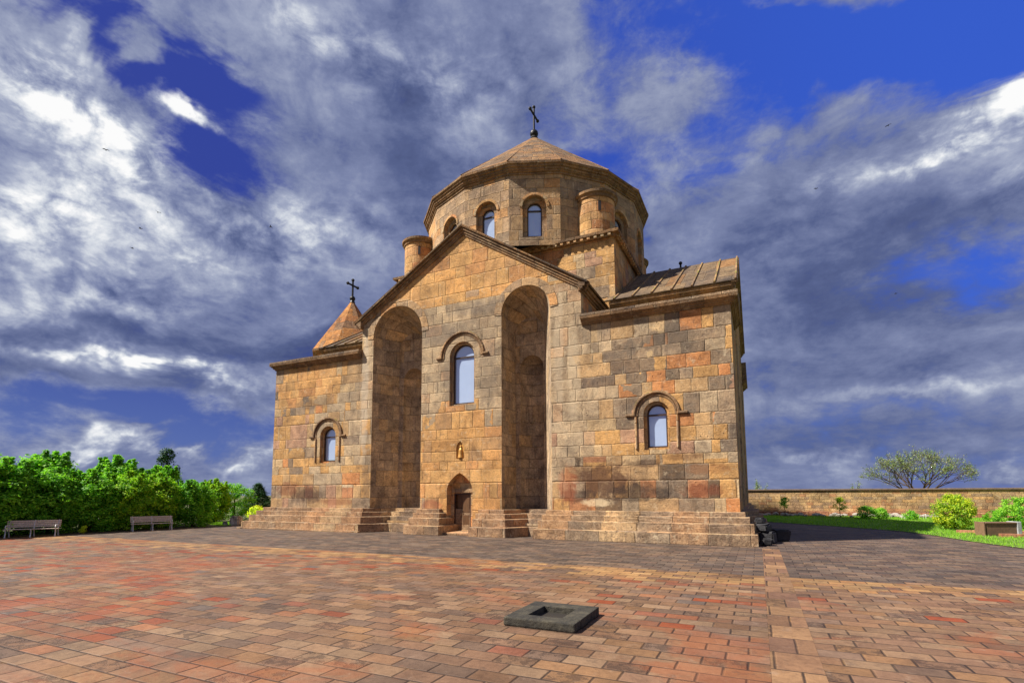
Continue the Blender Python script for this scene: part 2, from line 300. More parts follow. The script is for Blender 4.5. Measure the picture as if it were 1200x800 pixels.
def paving(name, H, Wd, pal, hot, swap=False, bandy=None, k=.50):
    t = newmat(name); p = geo(t); x, y, z = t.xyz(p)[0:3]
    uv = t.comb(y, x) if swap else t.comb(x, y)
    g = t.node('ShaderNodeGroup'); g.node_tree = ASH; t.put(g.inputs[0], uv)
    g.inputs[1].default_value = H; g.inputs[2].default_value = Wd; g.inputs[3].default_value = .0
    R1, R2, R3, ED, UC, VC = g.outputs[:6]
    c = t.palette(R1, pal)
    big = t.noise(t.comb(t.m('MULTIPLY', UC, .6), VC), .42, 3, .6, .5); big2 = t.noise(t.comb(UC, VC, 4.0), 1.1, 3, .6)
    if bandy is not None:
        leftness = t.ss(x, 20, 10)
        thr = t.m('ADD', t.m('ADD', t.m('MULTIPLY', t.m('SUBTRACT', big, .5), 1.7), t.m('MULTIPLY', t.m('SUBTRACT', big2, .5), .9)), t.m('ADD', .0, t.m('MULTIPLY', leftness, .26)))
        c = t.mix(t.m('LESS_THAN', R2, thr), c, t.palette(R3, hot))
        # a course of ochre slabs beside the grey band, then the grey band of the church forecourt
        near = t.m('MULTIPLY', t.m('GREATER_THAN', t.m('ADD', VC, t.m('MULTIPLY', R3, .8)), bandy - .9), t.m('LESS_THAN', R2, .75))
        c = t.mix(t.m('MULTIPLY', near, .65), c, t.palette(R1, [srgb(206, 156, 96), srgb(190, 140, 90), srgb(212, 166, 106)]))
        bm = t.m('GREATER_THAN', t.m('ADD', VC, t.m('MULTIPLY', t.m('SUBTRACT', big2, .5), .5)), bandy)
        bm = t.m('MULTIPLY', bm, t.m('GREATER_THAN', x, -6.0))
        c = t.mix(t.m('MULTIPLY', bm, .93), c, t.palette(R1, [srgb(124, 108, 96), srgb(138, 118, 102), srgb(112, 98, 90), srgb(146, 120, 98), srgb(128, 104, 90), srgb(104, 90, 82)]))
    c = t.mix(1.0, c, t.ramp(R3, [(0, (.78,) * 3), (1, (1.16,) * 3)], 'LINEAR'), 'MULTIPLY')
    m1 = t.noise(p, 2.2, 7, .68, .4); m2 = t.noise(p, 14, 6, .72, .2); m3 = t.noise(p, 70, 3, .6)
    c = t.mix(.65, c, t.ramp(m1, [(.30, (.62, .58, .56)), (.48, (.96, .94, .92)), (.72, (1.25, 1.22, 1.16))], 'LINEAR'), 'MULTIPLY')
    c = t.mix(.6, c, t.ramp(m2, [(.32, (.6, .56, .54)), (.5, (1, 1, 1)), (.7, (1.25, 1.24, 1.2))], 'LINEAR'), 'MULTIPLY')
    # wear: dark scabs that belong to single slabs
    scab = t.m('MULTIPLY', t.m('GREATER_THAN', R2, .84), t.ss(t.noise(p, 7, 5, .7), .47, .56))
    c = t.mix(t.m('MULTIPLY', scab, .6), c, srgb(78, 60, 50))
    if bandy is not None: c = t.mix(t.m('MULTIPLY', t.m('MULTIPLY', t.ss(t.noise(t.vm('MULTIPLY', p, (.6, 1, 1)), .55, 7, .66, .9), .52, .62), t.m('LESS_THAN', y, bandy)), .5), c, srgb(184, 104, 62))
    # dust and damp spread over many slabs
    c = t.mix(.6, c, t.ramp(t.noise(p, .45, 8, .68, .8), [(.34, (.60, .58, .58)), (.5, (1, 1, .99)), (.66, (1.22, 1.2, 1.16))], 'LINEAR'), 'MULTIPLY')
    c = t.mix(t.m('MULTIPLY', t.ss(t.noise(p, 4.5, 8, .76, .4), .55, .66), .45), c, srgb(104, 84, 70))
    c = t.mix(t.m('MULTIPLY', t.ss(t.noise(t.vm('ADD', p, (9.0, 3.0, 0.0)), 3.5, 8, .76, .4), .56, .68), .35), c, srgb(196, 168, 142))
    jm = t.m('SUBTRACT', 1.0, t.ss(ED, .004, .016))
    jn = t.noise(p, 1.2, 4, .6)
    c = t.mix(t.m('MULTIPLY', jm, t.ramp(jn, [(.35, (.25,) * 3), (.62, (.95,) * 3)], 'LINEAR')), c, t.mix(t.ss(t.noise(p, 3.4, 2, .5), .60, .66), srgb(66, 52, 44), srgb(128, 92, 46)))
    c = t.mix(1.0, c, (k, k, k * 1.02), 'MULTIPLY')
    t.put(t.b.inputs['Base Color'], c); t.b.inputs['Roughness'].default_value = .72
    t.put(t.b.inputs['Roughness'], t.ramp(m1, [(.3, (.6,) * 3), (.7, (.85,) * 3)], 'LINEAR'))
    t.b.inputs['Specular IOR Level'].default_value = .3
    h = t.m('ADD', t.m('MULTIPLY', t.ss(ED, 0, .022), 1.0), t.m('MULTIPLY', R2, .35)); h = t.m('ADD', h, t.m('MULTIPLY', m2, .5)); h = t.m('ADD', h, t.m('MULTIPLY', m3, .15)); h = t.m('SUBTRACT', h, t.m('MULTIPLY', scab, .4))
    t.l.new(bump(t, h, .7, .018), t.b.inputs['Normal'])
HOT = [srgb(190, 98, 58), srgb(184, 118, 82), srgb(172, 98, 66), srgb(186, 128, 90), srgb(164, 104, 78), srgb(124, 106, 94)]
PAV = [srgb(168, 130, 98), srgb(172, 136, 104), srgb(162, 122, 90), srgb(174, 140, 108), srgb(164, 126, 98), srgb(156, 118, 90), srgb(170, 128, 90), srgb(150, 120, 98)]
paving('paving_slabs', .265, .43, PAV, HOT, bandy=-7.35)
paving('strip_slabs', .62, .46, [srgb(172, 130, 96), srgb(184, 142, 102), srgb(160, 120, 94)], HOT)

def simple(name, col, rough=.6, metal=0, nscale=8, amt=.4, bs=.3, spec=.5, dist=.01, stretch=(1, 1, 1), cols=None):
    t = newmat(name); tc = t.node('ShaderNodeTexCoord').outputs['Object']
    p = t.vm('MULTIPLY', tc, stretch)
    n = t.noise(p, nscale, 6, .65, .3); n2 = t.noise(p, nscale * 5, 4, .65)
    base = t.ramp(n, [(.3, cols[0]), (.7, cols[1])], 'LINEAR') if cols else col
    c = t.mix(amt, base, t.ramp(n, [(.3, (.5,) * 3), (.7, (1.4,) * 3)], 'LINEAR'), 'MULTIPLY')
    c = t.mix(amt, c, t.ramp(n2, [(.3, (.6,) * 3), (.7, (1.3,) * 3)], 'LINEAR'), 'MULTIPLY')
    t.put(t.b.inputs['Base Color'], c); t.b.inputs['Roughness'].default_value = rough; t.b.inputs['Metallic'].default_value = metal
    t.b.inputs['Specular IOR Level'].default_value = spec
    t.l.new(bump(t, t.m('ADD', n, t.m('MULTIPLY', n2, .5)), bs, dist), t.b.inputs['Normal'])
    return t
simple('iron', (.02, .018, .018), .5, .6)
simple('frame_brown', srgb(62, 40, 32), .5, 0, 6, .4)
simple('sash_white', srgb(196, 200, 210), .4, 0, 6, .2)
simple('door_wood', srgb(98, 66, 36), .55, 0, 4, .6, .5, stretch=(6, 6, .8))
simple('bench_wood', srgb(206, 186, 164), .7, 0, 4, .5, .4, stretch=(5, 5, .6))
simple('bench_iron', srgb(200, 200, 198), .5, .1, 10, .4)
simple('basalt', srgb(92, 86, 78), .85, 0, 5, .7, .8, dist=.03, cols=(srgb(30, 28, 26), srgb(70, 64, 50)))
simple('dark_basalt', srgb(44, 42, 44), .8, 0, 4, .8, .9, dist=.04)
simple('rock', srgb(150, 140, 126), .9, 0, 2.5, .8, .9, dist=.04, cols=(srgb(110, 96, 84), srgb(196, 186, 170)))
simple('brick_edging', srgb(170, 96, 62), .85, 0, 6, .7, .6, cols=(srgb(138, 78, 54), srgb(180, 128, 92)))
simple('planter_stone', srgb(120, 92, 68), .8, 0, 3, .5, .4)
simple('planter_end_stone', srgb(168, 168, 166), .8, 0, 5, .5, .4)
simple('coping_stone', srgb(120, 100, 84), .85, 0, 3, .6, .6)
simple('gold', srgb(204, 150, 74), .45, .35, 20, .4, .5)
simple('bark', srgb(74, 58, 44), .9, 0, 8, .7, .9, stretch=(3, 3, .5))
simple('soil', srgb(96, 84, 52), .95, 0, 1.2, .6, .6, dist=.05, cols=(srgb(86, 74, 48), srgb(92, 104, 50)))
simple('far_land', srgb(90, 100, 56), .95, 0, .05, .6, .2)
simple('grass_base', srgb(84, 118, 36), .9, 0, 3, .6, .6, cols=(srgb(96, 92, 50), srgb(106, 136, 46)))
simple('white_petal', srgb(238, 236, 232), .6, 0, 5, .1)
simple('bird_feather', srgb(24, 22, 24), .7, 0, 5, .1)
t = newmat('glass'); t.b.inputs['Base Color'].default_value = (.52, .63, .82, 1); t.b.inputs['Metallic'].default_value = .35; t.b.inputs['Roughness'].default_value = .07; t.b.inputs['Coat Weight'].default_value = .6
n = t.noise(t.node('ShaderNodeTexCoord').outputs['Object'], 1.1, 2, .5); t.l.new(bump(t, n, .35, .06), t.b.inputs['Normal'])
t = newmat('inside_dark'); t.b.inputs['Base Color'].default_value = (.03, .025, .02, 1)

def foliage(name, cols, trans=.35):
    t = newmat(name); g = t.node('ShaderNodeNewGeometry'); r = g.outputs['Random Per Island']
    big = t.noise(g.outputs['Position'], 1.3, 3, .6)
    f = t.m('ADD', t.m('MULTIPLY', r, .62), t.m('MULTIPLY', t.ss(big, .3, .7), .38))
    c = t.palette(f, cols, 'LINEAR')
    t.put(t.b.inputs['Base Color'], c); t.b.inputs['Roughness'].default_value = .55; t.b.inputs['Specular IOR Level'].default_value = .3
    tr = t.node('ShaderNodeBsdfTranslucent'); t.put(tr.inputs[0], t.mix(1.0, c, (1.3, 1.5, .7), 'MULTIPLY'))
    mx = t.node('ShaderNodeMixShader'); mx.inputs[0].default_value = trans
    t.l.new(t.b.outputs[0], mx.inputs[1]); t.l.new(tr.outputs[0], mx.inputs[2]); t.l.new(mx.outputs[0], t.o.inputs[0])
foliage('leaf_green', [srgb(52, 100, 28), srgb(84, 142, 36), srgb(112, 172, 44), srgb(156, 204, 60)], .5)
foliage('leaf_hedge', [srgb(60, 108, 26), srgb(100, 152, 32), srgb(140, 184, 40), srgb(184, 208, 52)], .5)
foliage('leaf_yellowgreen', [srgb(62, 104, 22), srgb(110, 152, 30), srgb(160, 186, 40), srgb(206, 208, 50)])
foliage('leaf_dark', [srgb(18, 44, 20), srgb(30, 66, 26), srgb(44, 88, 34)], .2)
foliage('leaf_bright', [srgb(60, 120, 30), srgb(96, 166, 40), srgb(150, 196, 50)])
foliage('leaf_olive', [srgb(80, 110, 56), srgb(112, 142, 74), srgb(140, 156, 96), srgb(160, 160, 120)])
foliage('leaf_lime', [srgb(150, 180, 30), srgb(196, 216, 40), srgb(222, 226, 60)])
foliage('grass_blade', [srgb(70, 120, 26), srgb(110, 168, 36), srgb(150, 196, 54)], .3)

# ------------------------------------------------------------------ object helpers
def auto_uv(me):
    uvl = me.uv_layers.new(name='UVMap').data
    for f in me.polygons:
        n = f.normal
        if abs(n.z) > .985: tg, bt = Vector((1, 0, 0)), Vector((0, 1, 0))
        else:
            tg = Vector((0, 0, 1)).cross(n).normalized(); bt = n.cross(tg)
        ang = round(atan2(n.y, n.x) / (pi / 8)) * 3.37 if abs(n.x) > .05 and abs(n.y) > .05 else 0
        for li in f.loop_indices:
            v = me.vertices[me.loops[li].vertex_index].co
            vv = v.z if abs(n.z) < .05 else v.dot(bt)
            uvl[li].uv = (v.dot(tg) + ang, vv)
def build(name, bm, mat, parent=None, uv=True, smooth=False, loc=None, calc=True):
    if calc: bmesh.ops.recalc_face_normals(bm, faces=bm.faces)
    has = len(bm.loops.layers.uv) > 0
    me = bpy.data.meshes.new(name); bm.to_mesh(me); bm.free()
    if uv and not has: auto_uv(me)
    for mm in (mat if isinstance(mat, (list, tuple)) else [mat]): me.materials.append(MAT[mm])
    if smooth:
        for p in me.polygons: p.use_smooth = True
    o = bpy.data.objects.new(name, me); COL.objects.link(o)
    if parent is not None: o.parent = parent
    if loc is not None: o.location = loc
    return o
def tag(o, label=None, cat=None, group=None, kind=None):
    if label: o['label'] = label
    if cat: o['category'] = cat
    if group: o['group'] = group
    if kind: o['kind'] = kind
    return o
def empty(name, loc, rz=0, label=None, cat=None, group=None):
    o = bpy.data.objects.new(name, None); COL.objects.link(o); o.location = loc; o.rotation_euler.z = rz; o.empty_display_size = .3
    return tag(o, label, cat, group)
def copy_tree(o, parent=None):
    c = o.copy(); COL.objects.link(c)
    if parent is not None: c.parent = parent
    for ch in list(o.children): copy_tree(ch, c)
    return c
def addbox(bm, x0, x1, y0, y1, z0, z1, bev=0):
    vs = [bm.verts.new(p) for p in ((x0, y0, z0), (x1, y0, z0), (x1, y1, z0), (x0, y1, z0), (x0, y0, z1), (x1, y0, z1), (x1, y1, z1), (x0, y1, z1))]
    fs = [bm.faces.new([vs[i] for i in q]) for q in ((3, 2, 1, 0), (4, 5, 6, 7), (0, 1, 5, 4), (1, 2, 6, 5), (2, 3, 7, 6), (3, 0, 4, 7))]
    if bev: bmesh.ops.bevel(bm, geom=list({e for f in fs for e in f.edges}), offset=bev, segments=2, affect='EDGES', profile=.6)
    return vs
def addprism(bm, poly, z0, z1):
    n = len(poly); a = [bm.verts.new((x, y, z0)) for x, y in poly]; b = [bm.verts.new((x, y, z1)) for x, y in poly]
    for i in range(n): j = (i + 1) % n; bm.faces.new((a[i], a[j], b[j], b[i]))
    for tri in tessellate_polygon([[Vector((x, y, 0)) for x, y in poly]]):
        bm.faces.new([b[i] for i in tri]); bm.faces.new([a[i] for i in tri][::-1])
def addtube(bm, pts, radii, seg=8, cap=True):
    rings = []
    for i, p in enumerate(pts):
        p = Vector(p); d = (Vector(pts[min(i + 1, len(pts) - 1)]) - Vector(pts[max(i - 1, 0)])).normalized()
        a = d.orthogonal().normalized(); b = d.cross(a); r = radii[i] if isinstance(radii, (list, tuple)) else radii
        if rings:  # keep rings aligned
            a = (rings_a - d * rings_a.dot(d)).normalized(); b = d.cross(a)
        rings_a = a
        rings.append([bm.verts.new(p + (a * cos(2 * pi * k / seg) + b * sin(2 * pi * k / seg)) * r) for k in range(seg)])
    for r0, r1 in zip(rings, rings[1:]):
        for k in range(seg): bm.faces.new((r0[k], r0[(k + 1) % seg], r1[(k + 1) % seg], r1[k]))
    if cap: bm.faces.new(rings[0][::-1]); bm.faces.new(rings[-1])
def lathe(bm, c, prof, seg=32, uvr=None, ang0=0, caps=True):
    """prof: list of (r, z); custom uv = arc length, height"""
    L = bm.loops.layers.uv.verify(); rings = []
    for r, z in prof: rings.append([bm.verts.new((c[0] + r * cos(ang0 + 2 * pi * k / seg), c[1] + r * sin(ang0 + 2 * pi * k / seg), z)) for k in range(seg)])
    s = 0
    for i in range(len(prof) - 1):
        ds = sqrt((prof[i + 1][0] - prof[i][0]) ** 2 + (prof[i + 1][1] - prof[i][1]) ** 2)
        R = uvr or max(prof[i][0], prof[i + 1][0])
        for k in range(seg):
            k2 = (k + 1) % seg; f = bm.faces.new((rings[i][k], rings[i][k2], rings[i + 1][k2], rings[i + 1][k]))
            for lp, (uu, vv) in zip(f.loops, ((k, s), (k + 1, s), (k + 1, s + ds), (k, s + ds))): lp[L].uv = (uu * 2 * pi / seg * R, vv)
        s += ds
    if caps:
        if prof[0][0] > 1e-4: bm.faces.new(rings[0][::-1])
        if prof[-1][0] > 1e-4: bm.faces.new(rings[-1])
def sweep(bm, path, prof, mp, closed=False):
    """profile (out, up) swept along a 2-D path with mitred corners; mp(px, py, up) -> 3-D"""
    n = len(path); rings = []
    for i in range(n):
        p = Vector(path[i]); d0 = d1 = None
        if closed or i > 0: d0 = (p - Vector(path[i - 1])).normalized()
        if closed or i < n - 1: d1 = (Vector(path[(i + 1) % n]) - p).normalized()
        d0 = d0 or d1; d1 = d1 or d0
        n0 = Vector((d0.y, -d0.x)); n1 = Vector((d1.y, -d1.x)); m = (n0 + n1).normalized(); k = 1 / max(.2, m.dot(n0))
        rings.append([bm.verts.new(mp(p.x + m.x * k * o, p.y + m.y * k * o, u)) for o, u in prof])
    q = len(prof)
    for i in range(n if closed else n - 1):
        a, b = rings[i], rings[(i + 1) % n]
        for k in range(q): bm.faces.new((a[k], a[(k + 1) % q], b[(k + 1) % q], b[k]))
    if not closed: bm.faces.new(rings[0]); bm.faces.new(rings[-1][::-1])
def arch_pts(cx, hw, z0, ztop, seg=14, pointed=0.0):
    """outline of an arched opening, from bottom-left up and over to bottom-right"""
    zs = ztop - hw * (1 + pointed); P = [(cx - hw, z0), (cx - hw, zs)]
    for i in range(1, seg):
        a = pi - pi * i / seg; yy = sin(a) ** (1 if not pointed else .9)
        zz = zs + hw * sin(a) + pointed * hw * max(0, 1 - abs(cos(a)) * 1.5) ** 1.2
        P.append((cx + hw * cos(a), zz))
    return P + [(cx + hw, zs), (cx + hw, z0)]
def holed(bm, outer, holes, mp):
    loops = [[Vector((a, b, 0)) for a, b in outer]] + [[Vector((a, b, 0)) for a, b in h] for h in holes]
    flat = [p for l in loops for p in l]; vs = [bm.verts.new(mp(p.x, p.y, 0)) for p in flat]
    for tri in tessellate_polygon(loops):
        try: bm.faces.new([vs[i] for i in tri])
        except ValueError: pass
def reveal(bm, h0, d0, h1, d1, mp, closed=True, uvscale=True):
    a = [bm.verts.new(mp(p[0], p[1], d0)) for p in h0]; b = [bm.verts.new(mp(p[0], p[1], d1)) for p in h1]
    L = bm.loops.layers.uv.verify() if uvscale == 'custom' else None
    for i in range(len(a) if closed else len(a) - 1):
        j = (i + 1) % len(a); bm.faces.new((a[i], a[j], b[j], b[i]))
S_ = lambda a, b, d: (a, d, b)                 # south front: a = x, b = z, d = depth into the wall

# ------------------------------------------------------------------ the church
ZS, ZC = 1.05, 8.45
CX, CY = 11.43, 9.29
church = empty('church', (11.4, 8.85, 0), 0, 'old ochre and grey tuff stone church with gabled front, arched niches and many-sided domed drum', 'church')
church.location = (0, 0, 0)

# stepped base: four courses, each a mesh of its own
PY = [1.24, .88, .55, .26]; PW = [.50, .42, .30, .15]; PE = [.52, .42, .30, .16]; ZT = [.38, .68, .89, 1.05]
rs = random.Random(3)
for k in range(4):
    y = -PY[k]; nd = 1.0; z0 = 0 if k == 0 else ZT[k - 1] - .012
    ar = 7.1 - .2 * k; pl = 9.6 - .01 * k; pr_ = 11.36 - .2 * k; ql = 12.80 - .03 * k; qr = 14.45 - .18 * k; bl = 15.62 + .05 * k
    e = 22.8 + PE[k]; wv = -PW[k] - .1
    poly = [(wv, y), (ar, y), (ar + .9, y + nd), (pl - .35, y + nd), (pl, y), (pr_, y), (pr_ - .02, .42 + k * .004), (ql + .02, .42 + k * .004), (ql, y), (qr, y), (qr + .55, y + nd), (bl - .05, y + nd * .9), (bl, y),
            (e, y), (e, .9), (e + .42, 1.7), (e + .42, 4.2), (e, 5.0), (e, 17.7 + PY[k]), (wv, 17.7 + PY[k])]
    bm = bmesh.new(); addprism(bm, poly, z0, ZT[k])
    bm.normal_update()
    long_e = [ed for ed in bm.edges if ed.calc_length() > 1.2 and abs(ed.verts[0].co.z - ed.verts[1].co.z) < .01 and len(ed.link_faces) == 2 and abs(ed.link_faces[0].normal.z - ed.link_faces[1].normal.z) > .5]
    for ed in long_e:
        if ed.is_valid: bmesh.ops.subdivide_edges(bm, edges=[ed], cuts=int(ed.calc_length() / .22))
    for v in bm.verts:
        j = rs.uniform(-.007, .007); v.co.y += j if v.co.y < 1.5 else 0; v.co.x += rs.uniform(-.004, .004)
        if v.co.z > ZT[k] - .01: v.co.z -= rs.choice((0, 0, 0, .003, .006, .014)) 
    bmesh.ops.recalc_face_normals(bm, faces=bm.faces)
    sharp = [ed for ed in bm.edges if len(ed.link_faces) == 2 and ed.calc_face_angle(0) > .9 and ed.verts[0].co.z > ZT[k] - .05 and ed.verts[1].co.z > ZT[k] - .05]
    bmesh.ops.bevel(bm, geom=sharp, offset=.022, segments=2, affect='EDGES', profile=.5)
    build('step', bm, 'step_stone', church)
# broken dark blocks left of the step corner on the east side, and low plinth course
for (x, y, z, sx, sy, sz) in ((23.56, -.55, .12, .16, .22, .12), (23.62, .35, .2, .22, .36, .2), (23.5, .3, .52, .18, .32, .13), (23.4, .5, .76, .14, .28, .1), (24.02, 1.6, .2, .25, .4, .2)):
    bm = bmesh.new(); c = bmesh.ops.create_cube(bm, size=2, matrix=Matrix.Translation((x, y, z)) @ Matrix.Rotation(rs.uniform(-.3, .3), 4, 'Z') @ Matrix.Diagonal((sx, sy, sz, 1)))
    bmesh.ops.bevel(bm, geom=list(bm.edges), offset=.05, segments=2, affect='EDGES')
    for v in bm.verts: v.co += Vector((rs.uniform(-.03, .03), rs.uniform(-.03, .03), rs.uniform(-.02, .02)))
    build('broken_step_stone', bm, 'dark_basalt', church)
bm = bmesh.new(); addbox(bm, -.78, 7.2, -1.36, -1.2, 0, .07, .015); build('plinth_course', bm, 'step_stone', church)
bm = bmesh.new(); addbox(bm, 10.6, 12.76, -.85, .40, 0, .1, .02); build('door_sill', bm, 'step_stone', church)

# south front
NL = dict(cx=8.12, hw=1.44, top=10.70, bcx=8.05, bhw=.80, btop=9.75, d=1.35, scx=8.12, shw=.60, stop=7.95)
NR = dict(cx=14.82, hw=1.13, top=10.52, bcx=14.45, bhw=.72, btop=9.6, d=1.35, scx=14.52, shw=.56, stop=7.85)
DOOR = arch_pts(11.63, .65, .08, 2.62, 14, .22)
WINS = [(11.73, .55, 5.62, 8.38, .5, 1.13, .30), (20.1, .37, 3.32, 5.0, .42, .86, .36), (3.88, .42, 3.3, 5.04, .42, .98, .30)]
ICON = arch_pts(11.65, .20, 3.24, 4.02, 8, .5)
outer = [(0, 0), (22.8, 0), (22.8, ZC), (17.28, ZC), (17.28, 9.98), (11.76, 13.5), (5.98, 10.06), (5.98, ZC), (0, ZC)]
holes = [arch_pts(N['cx'], N['hw'], .5, N['top'], 22) for N in (NL, NR)] + [DOOR, ICON]
holes += [arch_pts(w_[0], w_[1] + .10, w_[2] - .02, w_[3] + .10, 16) for w_ in WINS]
bm = bmesh.new(); holed(bm, outer, holes, S_)
for w_ in WINS:
    o = arch_pts(w_[0], w_[1] + .10, w_[2] - .02, w_[3] + .10, 16); i = arch_pts(w_[0], w_[1], w_[2] + .06, w_[3], 16)
    reveal(bm, o, 0, o, .12, S_); reveal(bm, o, .12, i, .121, S_); reveal(bm, i, .12, i, .42, S_)
reveal(bm, ICON, 0, ICON, .22, S_)
bm.normal_update(); build('facade_wall', bm, 'facade_stone', church)

# niches: fluted shells closing to a flat back with a small apsed recess
def make_niche(N, mp, name='niche'):
    bm = bmesh.new(); L = bm.loops.layers.uv.verify(); seg = 22; steps = 12; prev = None
    for s in range(steps + 1):
        q = s / steps; e = sin(q * pi / 2) ** .8 if q else 0
        cx = N['cx'] + (N['bcx'] - N['cx']) * q; hw = N['hw'] + (N['bhw'] - N['hw']) * (q ** 1.15)
        top = N['top'] + (N['btop'] - N['top']) * (q ** 1.7)
        ring = [(p, q * N['d']) for p in arch_pts(cx, hw, .5, top, seg)]
        vs = [bm.verts.new(mp(p[0], p[1], d)) for p, d in ring]
        acc = [0.0]
        for (p0, _), (p1, _) in zip(ring, ring[1:]): acc.append(acc[-1] + sqrt((p1[0] - p0[0]) ** 2 + (p1[1] - p0[1]) ** 2))
        if prev:
            for i in range(len(vs) - 1):
                f = bm.faces.new((prev[0][i], prev[0][i + 1], vs[i + 1], vs[i]))
                pa, pb = prev[1], acc
                for lp, (aa, dd) in zip(f.loops, ((pa[i], s - 1), (pa[i + 1], s - 1), (pb[i + 1], s), (pb[i], s))): lp[L].uv = (dd / steps * N['d'] * 1.2 + (17 if i > seg / 2 else 0), aa)
        prev = (vs, acc); last = ring
    inner = arch_pts(N['scx'], N['shw'], .55, N['stop'], 16)
    nb = len(bm.faces)
    holed(bm, [p for p, d in last], [inner], lambda a, b, d: mp(a, b, N['d']))
    # apsed recess: half-round plan with a quarter-sphere head
    hw = N['shw']; zs = N['stop'] - hw; K = 10; rings = []
    for j in range(K + 1):
        a = pi * j / K; rings.append((N['scx'] - hw * cos(a), N['d'] + .62 * sin(a)))
    cols = [[bm.verts.new(mp(x, z, d)) for z in (.5, 2.5, 4.5, zs)] for x, d in rings]
    for c0, c1 in zip(cols, cols[1:]):
        for i in range(3): bm.faces.new((c0[i], c1[i], c1[i + 1], c0[i + 1]))
    H = 6; prevr = [c[-1] for c in cols]
    for h in range(1, H + 1):
        b = pi / 2 * h / H; r = [bm.verts.new(mp(N['scx'] - hw * cos(pi * j / K) * cos(b), zs + hw * sin(b), N['d'] + .62 * sin(pi * j / K) * cos(b))) for j in range(K + 1)]
        for j in range(K): bm.faces.new((prevr[j], prevr[j + 1], r[j + 1], r[j]))
        prevr = r
    bm.faces.ensure_lookup_table()
    for f in bm.faces[nb:]:
        for lp in f.loops:
            c = lp.vert.co; lp[L].uv = (c.x + c.y * .8, c.z)
    bmesh.ops.remove_doubles(bm, verts=bm.verts, dist=.0005)
    return build(name, bm, 'niche_stone', church)
make_niche(NL, S_); make_niche(NR, S_)
# cut-stone arch bands round the niches
for N in (NL, NR):
    zs = N['top'] - N['hw']
    pth = [(N['cx'] + N['hw'] * cos(a), zs + N['hw'] * sin(a)) for a in [pi * i / 24 for i in range(25)]]
    bm = bmesh.new(); sweep(bm, pth, [(.0, .05), (.0, -.028), (.34, -.02), (.34, .05)], lambda a, b, u: (a, u, b))
    build('niche_arch_band', bm, 'drum_stone', church)

# hood mouldings, windows
def window(cx, hw, z0, top, dep, mp, transom=True, sash=False):
    """frame mesh with a pane below it in the hierarchy"""
    o = arch_pts(cx, hw, z0, top, 16); i = arch_pts(cx, hw - .055, z0 + .06, top - .055, 16)
    bm = bmesh.new(); reveal(bm, o, dep - .05, i, dep - .052, mp); reveal(bm, i, dep - .05, i, dep + .02, mp)
    zt = top - hw - .02
    f = bmesh.new()
    def bar(a0, a1, b0, b1):
        pts = [mp(a, b, d) for d in (dep - .045, dep + .02) for a, b in ((a0, b0), (a1, b0), (a1, b1), (a0, b1))]
        vs = [bm.verts.new(p) for p in pts]
        for q in ((0, 1, 2, 3), (4, 5, 6, 7), (0, 1, 5, 4), (1, 2, 6, 5), (2, 3, 7, 6), (3, 0, 4, 7)): bm.faces.new([vs[k] for k in q])
    if transom: bar(cx - hw + .05, cx + hw - .05, zt - .03, zt + .03)
    f.free(); fr = build('window', bm, 'frame_brown', church)
    bm = bmesh.new(); bm.faces.new([bm.verts.new(mp(a, b, dep + .012)) for a, b in i]); build('pane', bm, 'glass', fr)
    return fr
for cx, hw, z0, top, dep, hr, ret in WINS:
    window(cx, hw, z0 + .06, top, .26, S_)
    zs = top - hw
    for rr, wd, pj in ((hr - .19, .08, .03), (hr - .10, .11, .08)):
        pth = [(cx + hr + ret, zs - .02 + (rr - hr)), (cx + rr, zs - .02 + (rr - hr))] if False else []
        pth = [(cx + rr + ret, zs - .06), (cx + rr, zs - .06)] + [(cx + rr * cos(a), zs + rr * sin(a)) for a in [pi * i / 22 for i in range(0, 23)]] + [(cx - rr, zs - .06), (cx - rr - ret, zs - .06)]
        bm = bmesh.new(); sweep(bm, pth, [(0, .04), (0, -pj * .7), (wd * .3, -pj), (wd * .8, -pj * .9), (wd, -pj * .4), (wd, .04)], lambda a, b, u: (a, u, b))
        build('hood_mould', bm, 'cornice_stone', church)
# colonnette shafts flanking the corner windows
for cx, hw in ((20.1, .37), (3.88, .42)):
    for s in (-1, 1):
        for q in (.38,):
            bm = bmesh.new(); addtube(bm, [(cx + s * (hw + q), -.012, 3.35), (cx + s * (hw + q), -.012, 4.55)], .05, 10); build('window_colonnette', bm, 'drum_stone', church)

# door recess, tympanum, door leaves, icon niche
IN = arch_pts(11.63, .65, .08, 2.62, 14, .22)
DD = .36; DX0, DX1 = 11.14, 12.0
bm = bmesh.new(); reveal(bm, IN, 0, IN, DD, S_)
hb = [(DX0, .12), (DX0, 1.74), (DX1, 1.74), (DX1, .12)]
holed(bm, IN, [hb], lambda a, b, d: (a, DD, b))
reveal(bm, hb, DD, hb, DD + .3, S_); build('doorway', bm, 'turret_stone', church)
door = bmesh.new(); addbox(door, DX0, DX0 + .05, DD + .02, DD + .12, .12, 1.74); addbox(door, DX1 - .05, DX1, DD + .02, DD + .12, .12, 1.74); addbox(door, DX0 + .05, DX1 - .05, DD + .02, DD + .12, 1.68, 1.74)
door = build('door', door, 'frame_brown', church)
for i, (a, b, yy) in enumerate(((DX0 + .052, 11.50, DD + .17), (11.51, DX1 - .052, DD + .08))):
    bm = bmesh.new(); addbox(bm, a, b, yy, yy + .05, .13, 1.675, .006)
    for (z0, z1) in ((.25, .78), (.9, 1.54)): addbox(bm, a + .05, b - .05, yy - .018, yy + .002, z0, z1, .008)
    build('door_leaf', bm, 'door_wood', door)
bm = bmesh.new(); addtube(bm, [(11.56, DD + .04, .85), (11.56, DD + .04, .98)], .012, 6); build('handle', bm, 'iron', door)
